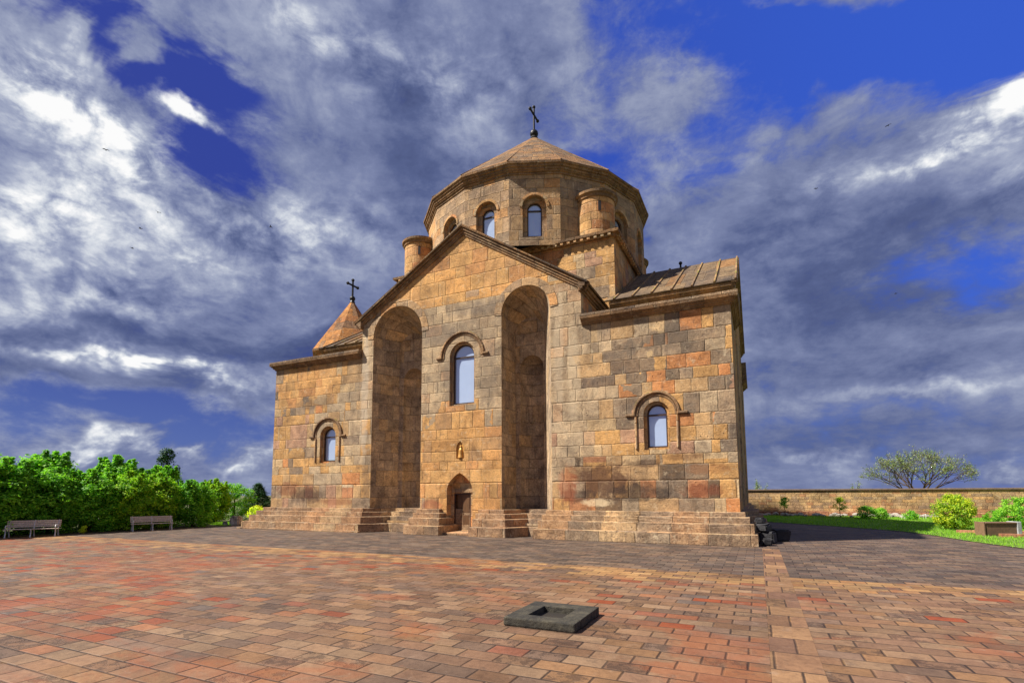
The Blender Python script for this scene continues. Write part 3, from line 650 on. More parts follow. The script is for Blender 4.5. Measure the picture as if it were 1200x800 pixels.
bm = bmesh.new(); addbox(bm, DX0 - .1, DX1 + .2, DD - .05, DD - .003, 1.76, 1.93, .01); build('lintel', bm, 'drum_stone', church)
bm = bmesh.new(); bm.faces.new([bm.verts.new((a, .07, b)) for a, b in ICON])
ic = build('icon_panel', bm, 'gold', church)
bm = bmesh.new(); bmesh.ops.create_uvsphere(bm, u_segments=12, v_segments=8, radius=.055, matrix=Matrix.Translation((11.65, .06, 3.78)))
addtube(bm, [(11.65, .06, 3.74), (11.65, .055, 3.62), (11.65, .05, 3.42), (11.65, .05, 3.28)], [.03, .085, .10, .13], 10); build('relief_figure', bm, 'gold', ic)

# remaining walls of the ground storey (east, north, west) with their niches on the east
def E_map(a, b, d): return (22.8 - d, a, b)
def holed_wall(name, outer, holes, mp, mat):
    bm = bmesh.new(); holed(bm, outer, holes, mp); return build(name, bm, mat, church)
NE1 = dict(cx=5.6, hw=1.2, top=10.3, bcx=5.6, bhw=.6, btop=9.2, d=1.5, scx=5.6, shw=.5, stop=7.8); NE2 = dict(NE1, cx=13.0, bcx=13.0, scx=13.0)
gE = [(0, 0), (17.7, 0), (17.7, ZC), (15.15, ZC), (15.15, 10.3), (9.29, 13.75), (3.43, 10.3), (3.43, ZC), (0, ZC)]
holed_wall('east_wall', gE, [arch_pts(N['cx'], N['hw'], .5, N['top'], 22) for N in (NE1, NE2)], E_map, 'wall_stone')
make_niche(NE1, E_map); make_niche(NE2, E_map)
holed_wall('west_wall', gE, [], lambda a, b, d: (0, a, b), 'wall_stone')
gN = [(0, 0), (22.8, 0), (22.8, ZC), (17.28, ZC), (17.28, 10.0), (11.6, 13.5), (5.98, 10.0), (5.98, ZC), (0, ZC)]
holed_wall('north_wall', gN, [], lambda a, b, d: (a, 17.7, b), 'wall_stone')
# side walls of the four arms, above the corner rooms
for (x, y0, y1) in ((5.98, 0, 4), (17.28, 0, 4), (5.98, 14, 17.7), (17.28, 14, 17.7)):
    bm = bmesh.new(); bm.faces.new([bm.verts.new(p) for p in ((x, y0, ZC), (x, y1, ZC), (x, y1, 10.02), (x, y0, 10.02))]); build('arm_wall', bm, 'wall_stone', church)
for (y, x0, x1) in ((3.43, 0, 5.98), (3.43, 17.28, 22.8), (15.15, 0, 5.98), (15.15, 17.28, 22.8)):
    bm = bmesh.new(); bm.faces.new([bm.verts.new(p) for p in ((x0, y, ZC), (x1, y, ZC), (x1, y, 10.3), (x0, y, 10.3))]); build('arm_wall', bm, 'wall_stone', church)

# cornices
CP = [(-.05, 0), (.05, 0), (.06, .06), (.12, .07), (.13, .13), (.18, .15), (.19, .20), (.25, .21), (.27, .30), (-.05, .33)]
def cornice(name, path, z, closed=False, prof=CP, mat='cornice_stone', jitter=True):
    bm = bmesh.new(); sweep(bm, path, prof, lambda a, b, u: (a, b, z + u), closed); return build(name, bm, mat, church)
cornice('corner_cornice', [(17.30, 0), (22.8, 0), (22.8, 3.4)], ZC - .06)
cornice('corner_cornice', [(0, 3.4), (0, 0), (5.96, 0)], ZC - .06)
cornice('corner_cornice', [(22.8, 15.2), (22.8, 17.7), (17.3, 17.7)], ZC - .06)
cornice('corner_cornice', [(5.9, 17.7), (0, 17.7), (0, 15.2)], ZC - .06)
# low lean-to roofs over the four corner rooms
for (x0, x1, s) in ((-.26, 5.97, 1), (17.29, 23.06, 1), (-.26, 5.97, -1), (17.29, 23.06, -1)):
    bm = bmesh.new(); ya, yb = (-.25, 3.42) if s == 1 else (17.95, 15.16); z0, z1 = ZC + .272, ZC + 1.3
    n = 9; rows = []
    for i in range(n + 1):
        x = x0 + (x1 - x0) * i / n; rows.append([bm.verts.new((x, ya, z0 - .01)), bm.verts.new((x, ya, z0 + .07 + rs.uniform(0, .02))), bm.verts.new((x, yb, z1 + rs.uniform(-.02, .02))), bm.verts.new((x, yb, z0 - .01))])
    for a, b in zip(rows, rows[1:]):
        for k in range(4): bm.faces.new((a[k], a[(k + 1) % 4], b[(k + 1) % 4], b[k]))
    bm.faces.new(rows[0]); bm.faces.new(rows[-1][::-1]); build('corner_roof', bm, 'mossy_roof_stone', church)
# raking cornice of the front gable, in two mouldings, turning back along the arm
RP = [(-.06, .03), (-.06, -.05), (.02, -.06), (.03, -.10), (.08, -.10), (.085, -.07), (.12, -.07), (.125, -.15), (.19, -.16), (.195, -.12), (.23, -.12), (.235, -.22), (.30, -.24), (.32, .03)]
bm = bmesh.new(); sweep(bm, [(17.50, 9.87), (11.76, 13.52), (5.74, 9.93)], RP, lambda a, b, u: (a, u, b)); 
build('gable_cornice', bm, 'cornice_stone', church)
for (x, s, z) in ((17.28, 1, 10.0), (5.98, -1, 10.04)):
    path = [(x, -.22), (x, 3.98)] if s == 1 else [(x, 3.98), (x, -.22)]
    cornice('arm_cornice', path, z - .30, prof=[(-.05, .1), (.05, .1), (.06, .17), (.13, .18), (.14, .26), (.22, .27), (.24, .40), (-.05, .46)])
bm = bmesh.new(); sweep(bm, [(15.3, 10.15), (9.29, 13.66), (3.28, 10.15)], RP, lambda a, b, u: (22.8 - u, a, b)); build('gable_cornice', bm, 'cornice_stone', church)
bm = bmesh.new(); sweep(bm, [(15.3, 10.15), (9.29, 13.66), (3.28, 10.15)], RP, lambda a, b, u: (u, a, b)); build('gable_cornice', bm, 'cornice_stone', church)
CP2 = [(-.05, 0), (.05, 0), (.06, .08), (.13, .09), (.14, .17), (.22, .18), (.24, .30), (-.05, .34)]
for x0, x1 in ((17.6, 22.84), (-.04, 5.2)):
    cornice('arm_cornice', [(x0, 3.43), (x1, 3.43)], 10.12, prof=CP2)
    cornice('arm_cornice', [(x1, 15.15), (x0, 15.15)], 10.12, prof=CP2)
# arm roofs
def roof2(name, pts4, thick, mat):
    """sloping slab: pts4 = eave0, eave1, ridge1, ridge0"""
    bm = bmesh.new(); a = [Vector(p) for p in pts4]; nrm = (a[1] - a[0]).cross(a[2] - a[1]).normalized(); nrm = nrm if nrm.z > 0 else -nrm
    lo = [bm.verts.new(p) for p in a]; hi = [bm.verts.new(p + nrm * thick) for p in a]
    bm.faces.new(lo[::-1]); bm.faces.new(hi)
    for i in range(4): j = (i + 1) % 4; bm.faces.new((lo[i], lo[j], hi[j], hi[i]))
    return build(name, bm, mat, church), a, nrm
for x0, x1 in ((17.4, 23.03), (-.25, 5.3)):
    for s, ye in ((-1, 3.16), (1, 15.42)):
        o, a, nrm = roof2('arm_roof', [(x0, ye, 10.42), (x1, ye, 10.42), (x1, 9.29, 13.98), (x0, 9.29, 13.98)], .07, 'arm_roof_stone')
        xs = [x0 + (x1 - x0) * q for q in (.08, .23, .38, .53, .68, .84, .985)]
        for x in xs:
            bm = bmesh.new(); e0, e1 = Vector((x, ye, 10.42)), Vector((x, 9.29, 13.98)); vs = []
            for p in (e0, e1):
                for dx_, h in ((-.05, .06), (.05, .06), (.035, .135), (-.035, .135)): vs.append(bm.verts.new(p + Vector((dx_, 0, 0)) + nrm * h))
            for q in ((0, 1, 2, 3), (7, 6, 5, 4), (0, 4, 5, 1), (1, 5, 6, 2), (2, 6, 7, 3), (3, 7, 4, 0)): bm.faces.new([vs[k] for k in q])
            build('roof_rib', bm, 'cornice_stone', o)
for y0, y1 in ((-.24, 4.0), (14.2, 17.94)):
    for xe in (5.64, 17.60):
        roof2('arm_roof', [(xe, y0, 10.08), (xe, y1, 10.08), (11.76, y1, 13.84), (11.76, y0, 13.84)], .06, 'arm_roof_stone')
# small finial stub on the east arm ridge
bm = bmesh.new(); addtube(bm, [(20.1, 9.29, 14.0), (20.1, 9.29, 14.25)], .05, 8); bmesh.ops.create_icosphere(bm, subdivisions=2, radius=.1, matrix=Matrix.Translation((20.1, 9.29, 14.3))); build('ridge_finial', bm, 'iron', church)

# central square block under the drum
bx0, bx1, by0, by1 = 5.1, 17.72, 3.96, 14.6
bm = bmesh.new(); addbox(bm, bx0, bx1, by0, by1, 8.6, 13.95); build('central_block', bm, 'wall_stone', church)
DP = [(-.06, 0), (.10, 0), (.12, .12), (.27, .14), (.29, .26), (-.06, .28)]
cornice('block_cornice', [(bx0, by0), (bx1, by0), (bx1, by1), (bx0, by1)], 13.90, True, DP)
for (ax, ay, bx_, by_) in ((bx0, by0, bx1, by0), (bx1, by0, bx1, by1), (bx0, by1, bx0, by0)):
    L_ = sqrt((bx_ - ax) ** 2 + (by_ - ay) ** 2); n = int(L_ / .34); ux, uy = (bx_ - ax) / L_, (by_ - ay) / L_; ox, oy = uy, -ux; pl_ = []
    for i in range(n):
        for s_, o_ in ((i + .02, .13), (i + .30, .13), (i + .31, .25), (i + .72, .25), (i + .73, .13)): q_ = s_ * L_ / n; pl_.append((ax + ux * q_ + ox * o_, ay + uy * q_ + oy * o_))
    pl_ += [(bx_ - ux * .1 - ox * .05, by_ - uy * .1 - oy * .05), (ax + ux * .1 - ox * .05, ay + uy * .1 - oy * .05)]
    bm = bmesh.new(); addprism(bm, pl_, 13.91, 14.03); bmesh.ops.triangulate(bm, faces=[f for f in bm.faces if len(f.verts) > 4]); build('dentil_course', bm, 'turret_stone', church)
bm = bmesh.new(); a = [bm.verts.new(p) for p in ((bx0 - .25, by0 - .25, 14.17), (bx1 + .25, by0 - .25, 14.17), (bx1 + .25, by1 + .25, 14.17), (bx0 - .25, by1 + .25, 14.17))]
b = [bm.verts.new(p) for p in ((CX - 4, CY - 4, 14.9), (CX + 4, CY - 4, 14.9), (CX + 4, CY + 4, 14.9), (CX - 4, CY + 4, 14.9))]
for i in range(4): j = (i + 1) % 4; bm.faces.new((a[i], a[j], b[j], b[i]))
bm.faces.new(b); bm.faces.new(a[::-1]); build('block_roof', bm, 'mossy_roof_stone', church)

# drum: sixteen sides, a window in every side but the four behind the turrets
RD = 6.60; TH = [radians(-90 + 22.5 * k) for k in range(16)]
bm = bmesh.new(); drum_windows = []
half = RD * sin(radians(11.25)); apo = RD * cos(radians(11.25))
for k, th in enumerate(TH):
    n = Vector((cos(th), sin(th), 0)); tg = Vector((-sin(th), cos(th), 0))
    def mpk(a, b, d, n=n, tg=tg): v = Vector((CX, CY, 0)) + n * (apo - d) + tg * a; return (v.x, v.y, b)
    outer = [(-half, 14.0), (half, 14.0), (half, 17.85), (-half, 17.85)]
    if k % 4 == 2: holed(bm, outer, [], mpk); continue
    o = arch_pts(0, .60, 14.42, 16.62, 14); i = arch_pts(0, .37, 14.56, 16.34, 14)
    holed(bm, outer, [o], mpk); reveal(bm, o, 0, o, .20, mpk)
    o2 = [(p[0], p[1]) for p in o]; reveal(bm, o2, .20, i, .201, mpk); reveal(bm, i, .20, i, .5, mpk)
    drum_windows.append(mpk)
bm.normal_update(); drum = build('drum', bm, 'drum_stone', church)
for mpk in drum_windows:
    window(0, .37, 14.56, 16.34, .34, mpk)
    pth = [(.62 * cos(a), 16.02 + .62 * sin(a)) for a in [pi * q / 16 for q in range(17)]]
    b2 = bmesh.new(); sweep(b2, pth, [(0, .03), (0, -.04), (.12, -.04), (.12, .03)], lambda a, b, u, m=mpk: m(a, b, u)); build('window_arch_band', b2, 'turret_stone', church)
ring16 = lambda R: [(CX + R * cos(t_ + radians(11.25)), CY + R * sin(t_ + radians(11.25))) for t_ in TH]
cornice('drum_cornice', ring16(RD), 17.72, True, [(-.08, 0), (.05, 0), (.06, .10), (.12, .12), (.12, .17), (.17, .20), (.18, .30), (.24, .32), (.26, .42), (.32, .44), (.33, .52), (-.08, .56)])
bm = bmesh.new(); R16 = ring16(RD + .31)
lo = [bm.verts.new((x, y, 18.22)) for x, y in R16]; hi = [bm.verts.new((x, y, 18.30)) for x, y in R16]
tp = [bm.verts.new((CX + (x - CX) * .02, CY + (y - CY) * .02, 24.4)) for x, y in R16]
for i in range(16):
    j = (i + 1) % 16; bm.faces.new((lo[i], lo[j], hi[j], hi[i])); bm.faces.new((hi[i], hi[j], tp[j], tp[i]))
bm.faces.new(tp); bm.faces.new(lo[::-1]); build('dome_roof', bm, 'slab_roof_stone', church)
bm = bmesh.new()
for i in range(16): addtube(bm, [(R16[i][0], R16[i][1], 18.31), (CX, CY, 24.45)], [.035, .02], 6)
build('roof_hip', bm, 'slab_roof_stone', church)
def cross(c, h, wid, th, nm='cross', par=None):
    x, y, z = c; bm = bmesh.new()
    bmesh.ops.create_uvsphere(bm, u_segments=16, v_segments=10, radius=h * .13, matrix=Matrix.Translation((x, y, z + h * .10)))
    addtube(bm, [(x, y, z - .15), (x, y, z + h * .05)], [h * .13, h * .07], 10)
    addtube(bm, [(x, y, z + h * .15), (x, y, z + h)], th, 8); zc = z + h * .74
    addtube(bm, [(x, y - wid, zc), (x, y + wid, zc)], th, 8)
    for p in ((0, -wid, zc), (0, wid, zc), (0, 0, z + h)):
        bmesh.ops.create_uvsphere(bm, u_segments=8, v_segments=6, radius=th * 1.7, matrix=Matrix.Translation((x, y + p[1], p[2])))
    return build(nm, bm, 'iron', par or church)
cross((CX, CY, 24.5), 2.05, .62, .065)

# turrets at the corners of the block
for (tx, ty) in ((16.5, 5.2), (5.72, 5.2), (16.5, 13.4), (5.72, 13.4)):
    bm = bmesh.new(); lathe(bm, (tx, ty), [(.98, 13.9), (.98, 16.35)], 40); tr = build('turret', bm, 'turret_stone', church, smooth=False)
    bm = bmesh.new(); lathe(bm, (tx, ty), [(.95, 16.33), (1.04, 16.36), (1.06, 16.48), (1.14, 16.54), (1.15, 16.66), (.8, 16.80), (.3, 16.92), (.001, 16.95)], 40); build('turret_cap', bm, 'cornice_stone', tr)
    a = radians(-62); bm = bmesh.new(); c = Vector((tx + .955 * cos(a), ty + .955 * sin(a), 15.85))
    bmesh.ops.create_cube(bm, size=1, matrix=Matrix.Translation(c) @ Matrix.Rotation(a, 4, 'Z') @ Matrix.Diagonal((.08, .14, .5, 1))); build('slit_window', bm, 'inside_dark', tr)

# bell tower over the west porch
BX, BY = -3.42, 9.29; RB = 2.75
oct_ = lambda R: [(BX + R * cos(radians(22.5 + 45 * k)), BY + R * sin(radians(22.5 + 45 * k))) for k in range(8)]
bm = bmesh.new(); addbox(bm, -6.6, -.002, 6.1, 12.5, 0, 8.4); build('porch_wall', bm, 'wall_stone', church)
bm = bmesh.new(); addprism(bm, oct_(RB - .25), 8.35, 11.75); bt = build('bell_tower', bm, 'turret_stone', church)
bm = bmesh.new(); sweep(bm, oct_(RB - .25), [(-.05, 0), (.1, 0), (.2, .12), (.32, .16), (.34, .3), (-.05, .32)], lambda a, b, u: (a, b, 11.6 + u), True); build('eave_cornice', bm, 'cornice_stone', bt)
bm = bmesh.new(); R8 = oct_(RB + .05); lo = [bm.verts.new((x, y, 11.88)) for x, y in R8]; hi = [bm.verts.new((x, y, 11.94)) for x, y in R8]; ap = bm.verts.new((BX, BY, 16.2))
for i in range(8): j = (i + 1) % 8; bm.faces.new((lo[i], lo[j], hi[j], hi[i])); bm.faces.new((hi[i], hi[j], ap))
bm.faces.new(lo[::-1]); build('tower_roof', bm, 'bell_roof_stone', bt)
cross((BX, BY, 16.12), 1.6, .52, .07, 'cross', bt)

# ------------------------------------------------------------------ the setting
def sheet(name, poly, z, mat, thick=0, kind='structure'):
    bm = bmesh.new(); f = bm.faces.new([bm.verts.new((x, y, z)) for x, y in poly])
    if f.normal.z < 0: f.normal_flip()
    bm.normal_update(); bmesh.ops.triangulate(bm, faces=bm.faces)
    o = build(name, bm, mat, calc=False); return tag(o, kind=kind)
o = sheet('ground', [(-900, -900), (900, -900), (900, 900), (-900, 900)], -.03, 'soil')
o['label'] = 'flat brown and green ground round the churchyard'
o['category'] = 'ground'
pave = [(-5.2, -30), (-5.3, -12), (-5.0, -9.6), (-4.55, -7.0), (-3.9, -3.0), (-2.9, -.6), (-2.6, 2.5), (-8.5, 4), (-8.5, 22), (23.5, 22), (23.3, 14.9), (27.1, 10.9), (28.9, 8.4), (29.5, 6.2), (29.9, 3.6), (30.5, 1.2), (31.4, -3), (33, -9), (38, -30)]
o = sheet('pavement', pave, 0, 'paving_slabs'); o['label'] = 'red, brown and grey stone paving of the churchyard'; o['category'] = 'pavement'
o = sheet('pavement_strip', [(23.42, -30), (23.88, -30), (23.88, -1.7), (23.42, -1.7)], .004, 'strip_slabs'); o['label'] = 'straight strip of long slabs crossing the paving towards the church'; o['category'] = 'pavement'
lawn = [(23.4, 15.0), (27.15, 10.95), (28.95, 8.45), (29.55, 6.2), (29.95, 3.6), (30.55, 1.2), (31.45, -3), (33.05, -9), (60, -9), (60, 24.5), (23.4, 24.5)]
o = sheet('lawn', lawn, .012, 'grass_base'); o['label'] = 'bright green lawn between the paving and the boundary wall'; o['category'] = 'lawn'
lawn2 = [(-8.4, 4.1), (-2.7, 2.6), (-3.0, -.6), (-4.0, -3.0), (-4.65, -7.0), (-5.1, -9.6), (-5.4, -12), (-5.3, -30), (-30, -30), (-30, 30), (-8.6, 30)]
o = sheet('verge', lawn2, .010, 'soil'); o['label'] = 'shaded strip of earth under the trees on the left'; o['category'] = 'verge'

# grass blades
def inpoly(x, y, P):
    c = False
    for i in range(len(P)):
        x0, y0 = P[i]; x1, y1 = P[i - 1]
        if (y0 > y) != (y1 > y) and x < (x1 - x0) * (y - y0) / (y1 - y0) + x0: c = not c
    return c
def grass(name, poly, n, bx, rng, h=(.04, .11), label=None):
    V, F = [], []; k = 0
    while k < n:
        x = rng.uniform(bx[0], bx[1]); y = rng.uniform(bx[2], bx[3])
        if not inpoly(x, y, poly): continue
        a = rng.uniform(0, 2 * pi); hh = rng.uniform(*h); wd = rng.uniform(.006, .014); lx, ly = rng.uniform(-.04, .04), rng.uniform(-.04, .04)
        i = len(V); V += [(x - cos(a) * wd, y - sin(a) * wd, .0), (x + cos(a) * wd, y + sin(a) * wd, .0), (x + lx, y + ly, hh)]; F.append((i, i + 1, i + 2)); k += 1
    me = bpy.data.meshes.new(name); me.from_pydata(V, [], F); me.materials.append(MAT['grass_blade']); o = bpy.data.objects.new(name, me); COL.objects.link(o)
    return tag(o, label, 'grass', kind='stuff')
rg = random.Random(11)
grass('grass', lawn, 90000, (23.4, 40, -2, 24), rg, label='short bright green grass on the lawn at the right')
grass('grass', [(-8, 4.2), (-2.9, 2.9), (-3.4, -.4), (-6, .5)], 6000, (-8, -2.5, -1, 5), rg, label='tufts of grass beside the loose stones left of the church')

# boundary wall
bwall = empty('boundary_wall', (0, 0, 0), 0, 'long low wall of buff stone blocks with dark coping at the back right', 'wall')
bm = bmesh.new(); addbox(bm, 10, 70, 25.0, 25.5, -.02, 1.86); build('wall_face', bm, 'yard_wall_stone', bwall)
bm = bmesh.new(); addbox(bm, 10, 70, 24.90, 25.6, 1.862, 1.97, .015); build('coping', bm, 'coping_stone', bwall)

# little pool kerb / stone basin in the paving
def ring_box(bm, x0, x1, y0, y1, wd, z0, z1):
    addbox(bm, x0, x1, y0, y0 + wd, z0, z1, .02); addbox(bm, x0, x1, y1 - wd, y1, z0, z1, .012)
    addbox(bm, x0, x0 + wd, y0 + wd + .002, y1 - wd - .002, z0, z1, .012); addbox(bm, x1 - wd, x1, y0 + wd + .002, y1 - wd - .002, z0, z1, .012)
basin = empty('stone_basin', (20.82, -12.66, 0), 0, 'low square dark stone kerb with an open dark middle, set on the paving', 'basin')
bm = bmesh.new(); ring_box(bm, -.5, .47, -.58, .50, .25, 0.004, .115); build('kerb', bm, 'basalt', basin)
bm = bmesh.new(); addbox(bm, -.26, .23, -.34, .26, .004, .03); build('pit', bm, 'inside_dark', basin)

# ------------------------------------------------------------------ plants
def leaf_mesh(name, pts, size, rng, mat):
    """pts: list of (Vector, outward Vector); each gives a small bent leaf clump face"""
    V, F = [], []
    for p, o in pts:
        d = (o + Vector((rng.gauss(0, .6), rng.gauss(0, .6), rng.gauss(0, .6) + .35))).normalized(); a = d.orthogonal().normalized(); a.rotate(Matrix.Rotation(rng.uniform(0, 2 * pi), 3, d)); b = d.cross(a)
        s = size * rng.uniform(.6, 1.4); i = len(V)
        V += [p - b * s * .4, p + a * s * .28 + d * s * .06, p + b * s * .6 + d * s * .25, p - a * s * .28 + d * s * .06]; F.append((i, i + 1, i + 2, i + 3))
    me = bpy.data.meshes.new(name); me.from_pydata([tuple(v) for v in V], [], F); me.materials.append(MAT[mat]); return me
def clumps(rng, n, r, h, z0, shape):
    """clump centres with radius, through the crown's volume"""
    C = []
    while len(C) < n:
        q = rng.random() ** .8; th = rng.uniform(0, 2 * pi)
        rr = shape(q) * r * (rng.uniform(.55, 1.0) if rng.random() < .8 else rng.uniform(0, .5))
        C.append((Vector((rr * cos(th), rr * sin(th), z0 + q * h)), rng.uniform(.16, .34)))
    return C
def crown_pts(rng, C, per, axis_z):
    P = []
    for c, cr in C:
        for _ in range(per):
            d = Vector((rng.gauss(0, 1), rng.gauss(0, 1), rng.gauss(0, 1))).normalized(); p = c + d * cr * rng.uniform(.35, 1.05)
            if p.z < .03: continue
            out = (p - Vector((0, 0, axis_z))).normalized(); P.append((p, (out + d).normalized()))
    return P
def make_tree(name, label, cat, group, seed, r, h, z0, shape, ncl, per, size, mat, trunk_r=.08, limbs=6, crs=1.0, tip=False):
    rng = random.Random(seed); root = empty(name, (0, 0, 0), 0, label, cat, group)
    C = [(c, cr * crs) for c, cr in clumps(rng, ncl, r, h - z0, z0, shape)]
    if tip:
        for sp in range(20):
            a_ = rng.uniform(0, 6.28); q_ = rng.uniform(0, .75) * r; zt = h * (1 - .12 * (q_ / r) ** 2) - .12; L_ = rng.uniform(.12, .62)
            for k in range(5): C.append((Vector((q_ * cos(a_) + rng.uniform(-.03, .03), q_ * sin(a_) + rng.uniform(-.03, .03), zt + L_ * k / 4)), .15 - .022 * k))
    me = leaf_mesh('crown', crown_pts(rng, C, per, z0 + h * .35), size, rng, mat)
    o = bpy.data.objects.new('crown', me); COL.objects.link(o); o.parent = root
    bm = bmesh.new(); pts = [Vector((0, 0, -.02)), Vector((rng.uniform(-.05, .05), rng.uniform(-.05, .05), h * .3)), Vector((rng.uniform(-.1, .1), rng.uniform(-.1, .1), h * .6)), Vector((rng.uniform(-.1, .1), rng.uniform(-.1, .1), h * .92))]
    addtube(bm, pts, [trunk_r, trunk_r * .75, trunk_r * .45, trunk_r * .12], 8)
    for k in range(limbs):
        c, cr = C[rng.randrange(len(C))]; b0 = Vector((0, 0, max(.1, min(c.z * .7, h * .6))))
        addtube(bm, [b0, b0.lerp(c, .5) + Vector((0, 0, .05)), c], [trunk_r * .4, trunk_r * .25, trunk_r * .08], 5)
    build('trunk', bm, 'bark', root, smooth=True)
    return root
dense = lambda q: (1 - .25 * (1 - q) ** 2) * sqrt(max(0, 1 - max(0, (q - .55) / .47) ** 2))
ball = lambda q: sqrt(max(.02, 1 - (2 * q - 1) ** 2)) * .95 + .05
cone = lambda q: max(.04, (1 - q) ** .8)
protos = [make_tree('hedge_tree', None, 'tree', None, 20 + i, 1.0, 3.0, .12, dense, 300, 62, .105, ('leaf_green', 'leaf_green', 'leaf_hedge')[i], .09, 8, tip=True) for i in range(3)]
used = [False] * 3
spots = [  # x, y, height, width, kind, label
 (-6.2, -16.2, 3.9, 1.35, 0, 'green leafy hedge tree at the very left edge, tall and full'),
 (-6.1, -13.9, 3.85, 1.2, 1, 'green hedge tree at the left, just before the wide wooden bench'),
 (-6.2, -12.0, 3.7, 1.1, 0, 'green hedge tree at left behind the near end of the left bench'),
 (-6.0, -10.3, 3.35, 1.1, 1, 'dense green hedge tree directly behind the left bench'),
 (-5.9, -8.7, 3.15, 1.1, 0, 'green hedge tree right behind the far end of the left bench'),
 (-5.6, -7.1, 2.9, 1.05, 1, 'green hedge tree halfway between the two benches'),
 (-5.3, -5.7, 2.75, 1.0, 0, 'green hedge tree just left of the far bench'),
 (-5.0, -4.2, 2.75, .95, 2, 'yellowish green hedge tree behind the left half of the far bench'),
 (-4.9, -2.9, 2.7, .9, 2, 'yellowish green hedge tree behind the right end of the far bench'),
 (-6.9, -2.0, 2.9, 1.0, 0, 'green hedge tree half hidden behind the rounded end of the hedge'),
 (-4.45, -1.25, 2.45, .88, 1, 'rounded green hedge tree at the right end of the hedge'),
]
hg = 'trees of the clipped hedge on the left'
for i, (x, y, h, r, kd, lab) in enumerate(spots):
    o = protos[kd] if not used[kd] else copy_tree(protos[kd]); used[kd] = True
    o.location = (x, y, 0); o.scale = (r * 1.22, r * 1.22, h / 3.3); o.rotation_euler.z = i * 1.7; o['label'] = lab; o['group'] = hg
back = [(-9.5, -15, 4.6, 1.6, 0, 'taller green tree rising over the hedge at the far left'), (-9.4, -12.0, 4.5, 1.5, 1, 'taller green tree behind the hedge above the left bench'), (-9.2, -9.0, 4.1, 1.4, 0, 'taller green tree behind the hedge right of the left bench'),
        (-8.6, -6.2, 3.7, 1.3, 1, 'taller green tree behind the hedge between the benches'), (-8.0, -3.2, 3.5, 1.2, 0, 'taller green tree behind the hedge over the far bench'), (-7.9, -1.0, 3.2, 1.05, 1, 'taller green tree behind the rounded end of the hedge'), (-7.7, 2.2, 2.5, .85, 2, 'bright green tree standing in the gap past the end of the hedge')]
for i, (x, y, h, r, kd, lab) in enumerate(back):
    o = copy_tree(protos[kd]); o.location = (x, y, 0); o.scale = (r * 1.15, r * 1.15, h / 3.2); o.rotation_euler.z = i * 2.3 + .6; o['label'] = lab; o['group'] = 'trees behind the hedge'
rp = random.Random(5)
# taller wispy tree rising above the hedge, dark conifer by the steps
o = make_tree('slender_tree', 'slender dark green tree whose sparse top stands up above the hedge', 'tree', None, 41, .62, 5.6, 2.6, ball, 46, 60, .12, 'leaf_dark', .07, 14, 1.0); o.location = (-9.6, .3, 0); o.scale = (1, 1, .80)
o = make_tree('conifer', 'dark green conifer beside the left end of the church steps', 'tree', None, 42, 1.5, 4.0, .2, cone, 260, 60, .11, 'leaf_dark', .1, 8); o.location = (-8.9, 6.3, 0); o.scale = (.95, .95, .60)
o = make_tree('tree', 'loose bright green tree between the hedge end and the dark conifer', 'tree', None, 43, 1.4, 3.6, .3, ball, 150, 60, .11, 'leaf_bright', .09, 8); o.location = (-7.9, 3.7, 0); o.scale = (.95, .95, .66)
o = make_tree('lime_shrub', 'small lime yellow shrub above the loose stones left of the steps', 'shrub', None, 44, .55, .95, .25, ball, 34, 50, .09, 'leaf_lime', .03, 6, .6); o.location = (-4.1, 2.4, 0)
o = make_tree('lime_shrub', 'tiny lime green sprig at the foot of the hedge between the benches', 'shrub', None, 45, .14, .3, .04, ball, 10, 30, .06, 'leaf_lime', .012, 3, .35); o.location = (-4.2, -6.4, 0)

# right side: bare spreading tree behind the wall
def spreading(name, label, seed, base, H, spread, lv, leafn, size, mat, first=5):
    rng = random.Random(seed); root = empty(name, base, 0, label, 'tree'); bm = bmesh.new(); tips = []
    def grow(p, d, L, r, k):
        q = p + d * L; m = p.lerp(q, .5) + Vector((rng.uniform(-.05, .05), rng.uniform(-.05, .05), 0)) * L
        addtube(bm, [p, m, q], [r, r * .85, r * .7], 6 if k > 2 else 4, cap=False)
        if k <= 2: tips.append((m, q))
        if k == 0: return
        for _ in range(3):
            nd = (d + Vector((rng.gauss(0, .42), rng.gauss(0, .42), rng.gauss(.05, .22)))).normalized(); grow(q, nd, L * rng.uniform(.66, .88), r * .58, k - 1)
    p0 = Vector((0, 0, 0)); fork = Vector((0, 0, H * .2)); addtube(bm, [p0, fork], [.24, .2], 9)
    for i in range(first):
        a = 2 * pi * i / first + rng.uniform(-.2, .2); d = Vector((cos(a) * spread, sin(a) * spread, .95 if i % 2 else .55)).normalized(); grow(fork, d, H * .225, .075, lv)
    build('trunk', bm, 'bark', root, smooth=True)
    P = []
    for _ in range(leafn):
        a, b = rng.choice(tips); p = a.lerp(b, rng.random()) + Vector((rng.gauss(0, .07), rng.gauss(0, .07), rng.gauss(0, .07))); P.append((p, Vector((rng.gauss(0, 1), rng.gauss(0, 1), 1)).normalized()))
    o = bpy.data.objects.new('crown', leaf_mesh('crown', P, size, rng, mat)); COL.objects.link(o); o.parent = root
    return root
spreading('spreading_tree', 'bare branched spreading tree with thin olive leaves behind the boundary wall', 64, (35.6, 35, 0), 5.9, .8, 5, 7500, .10, 'leaf_olive', 8)
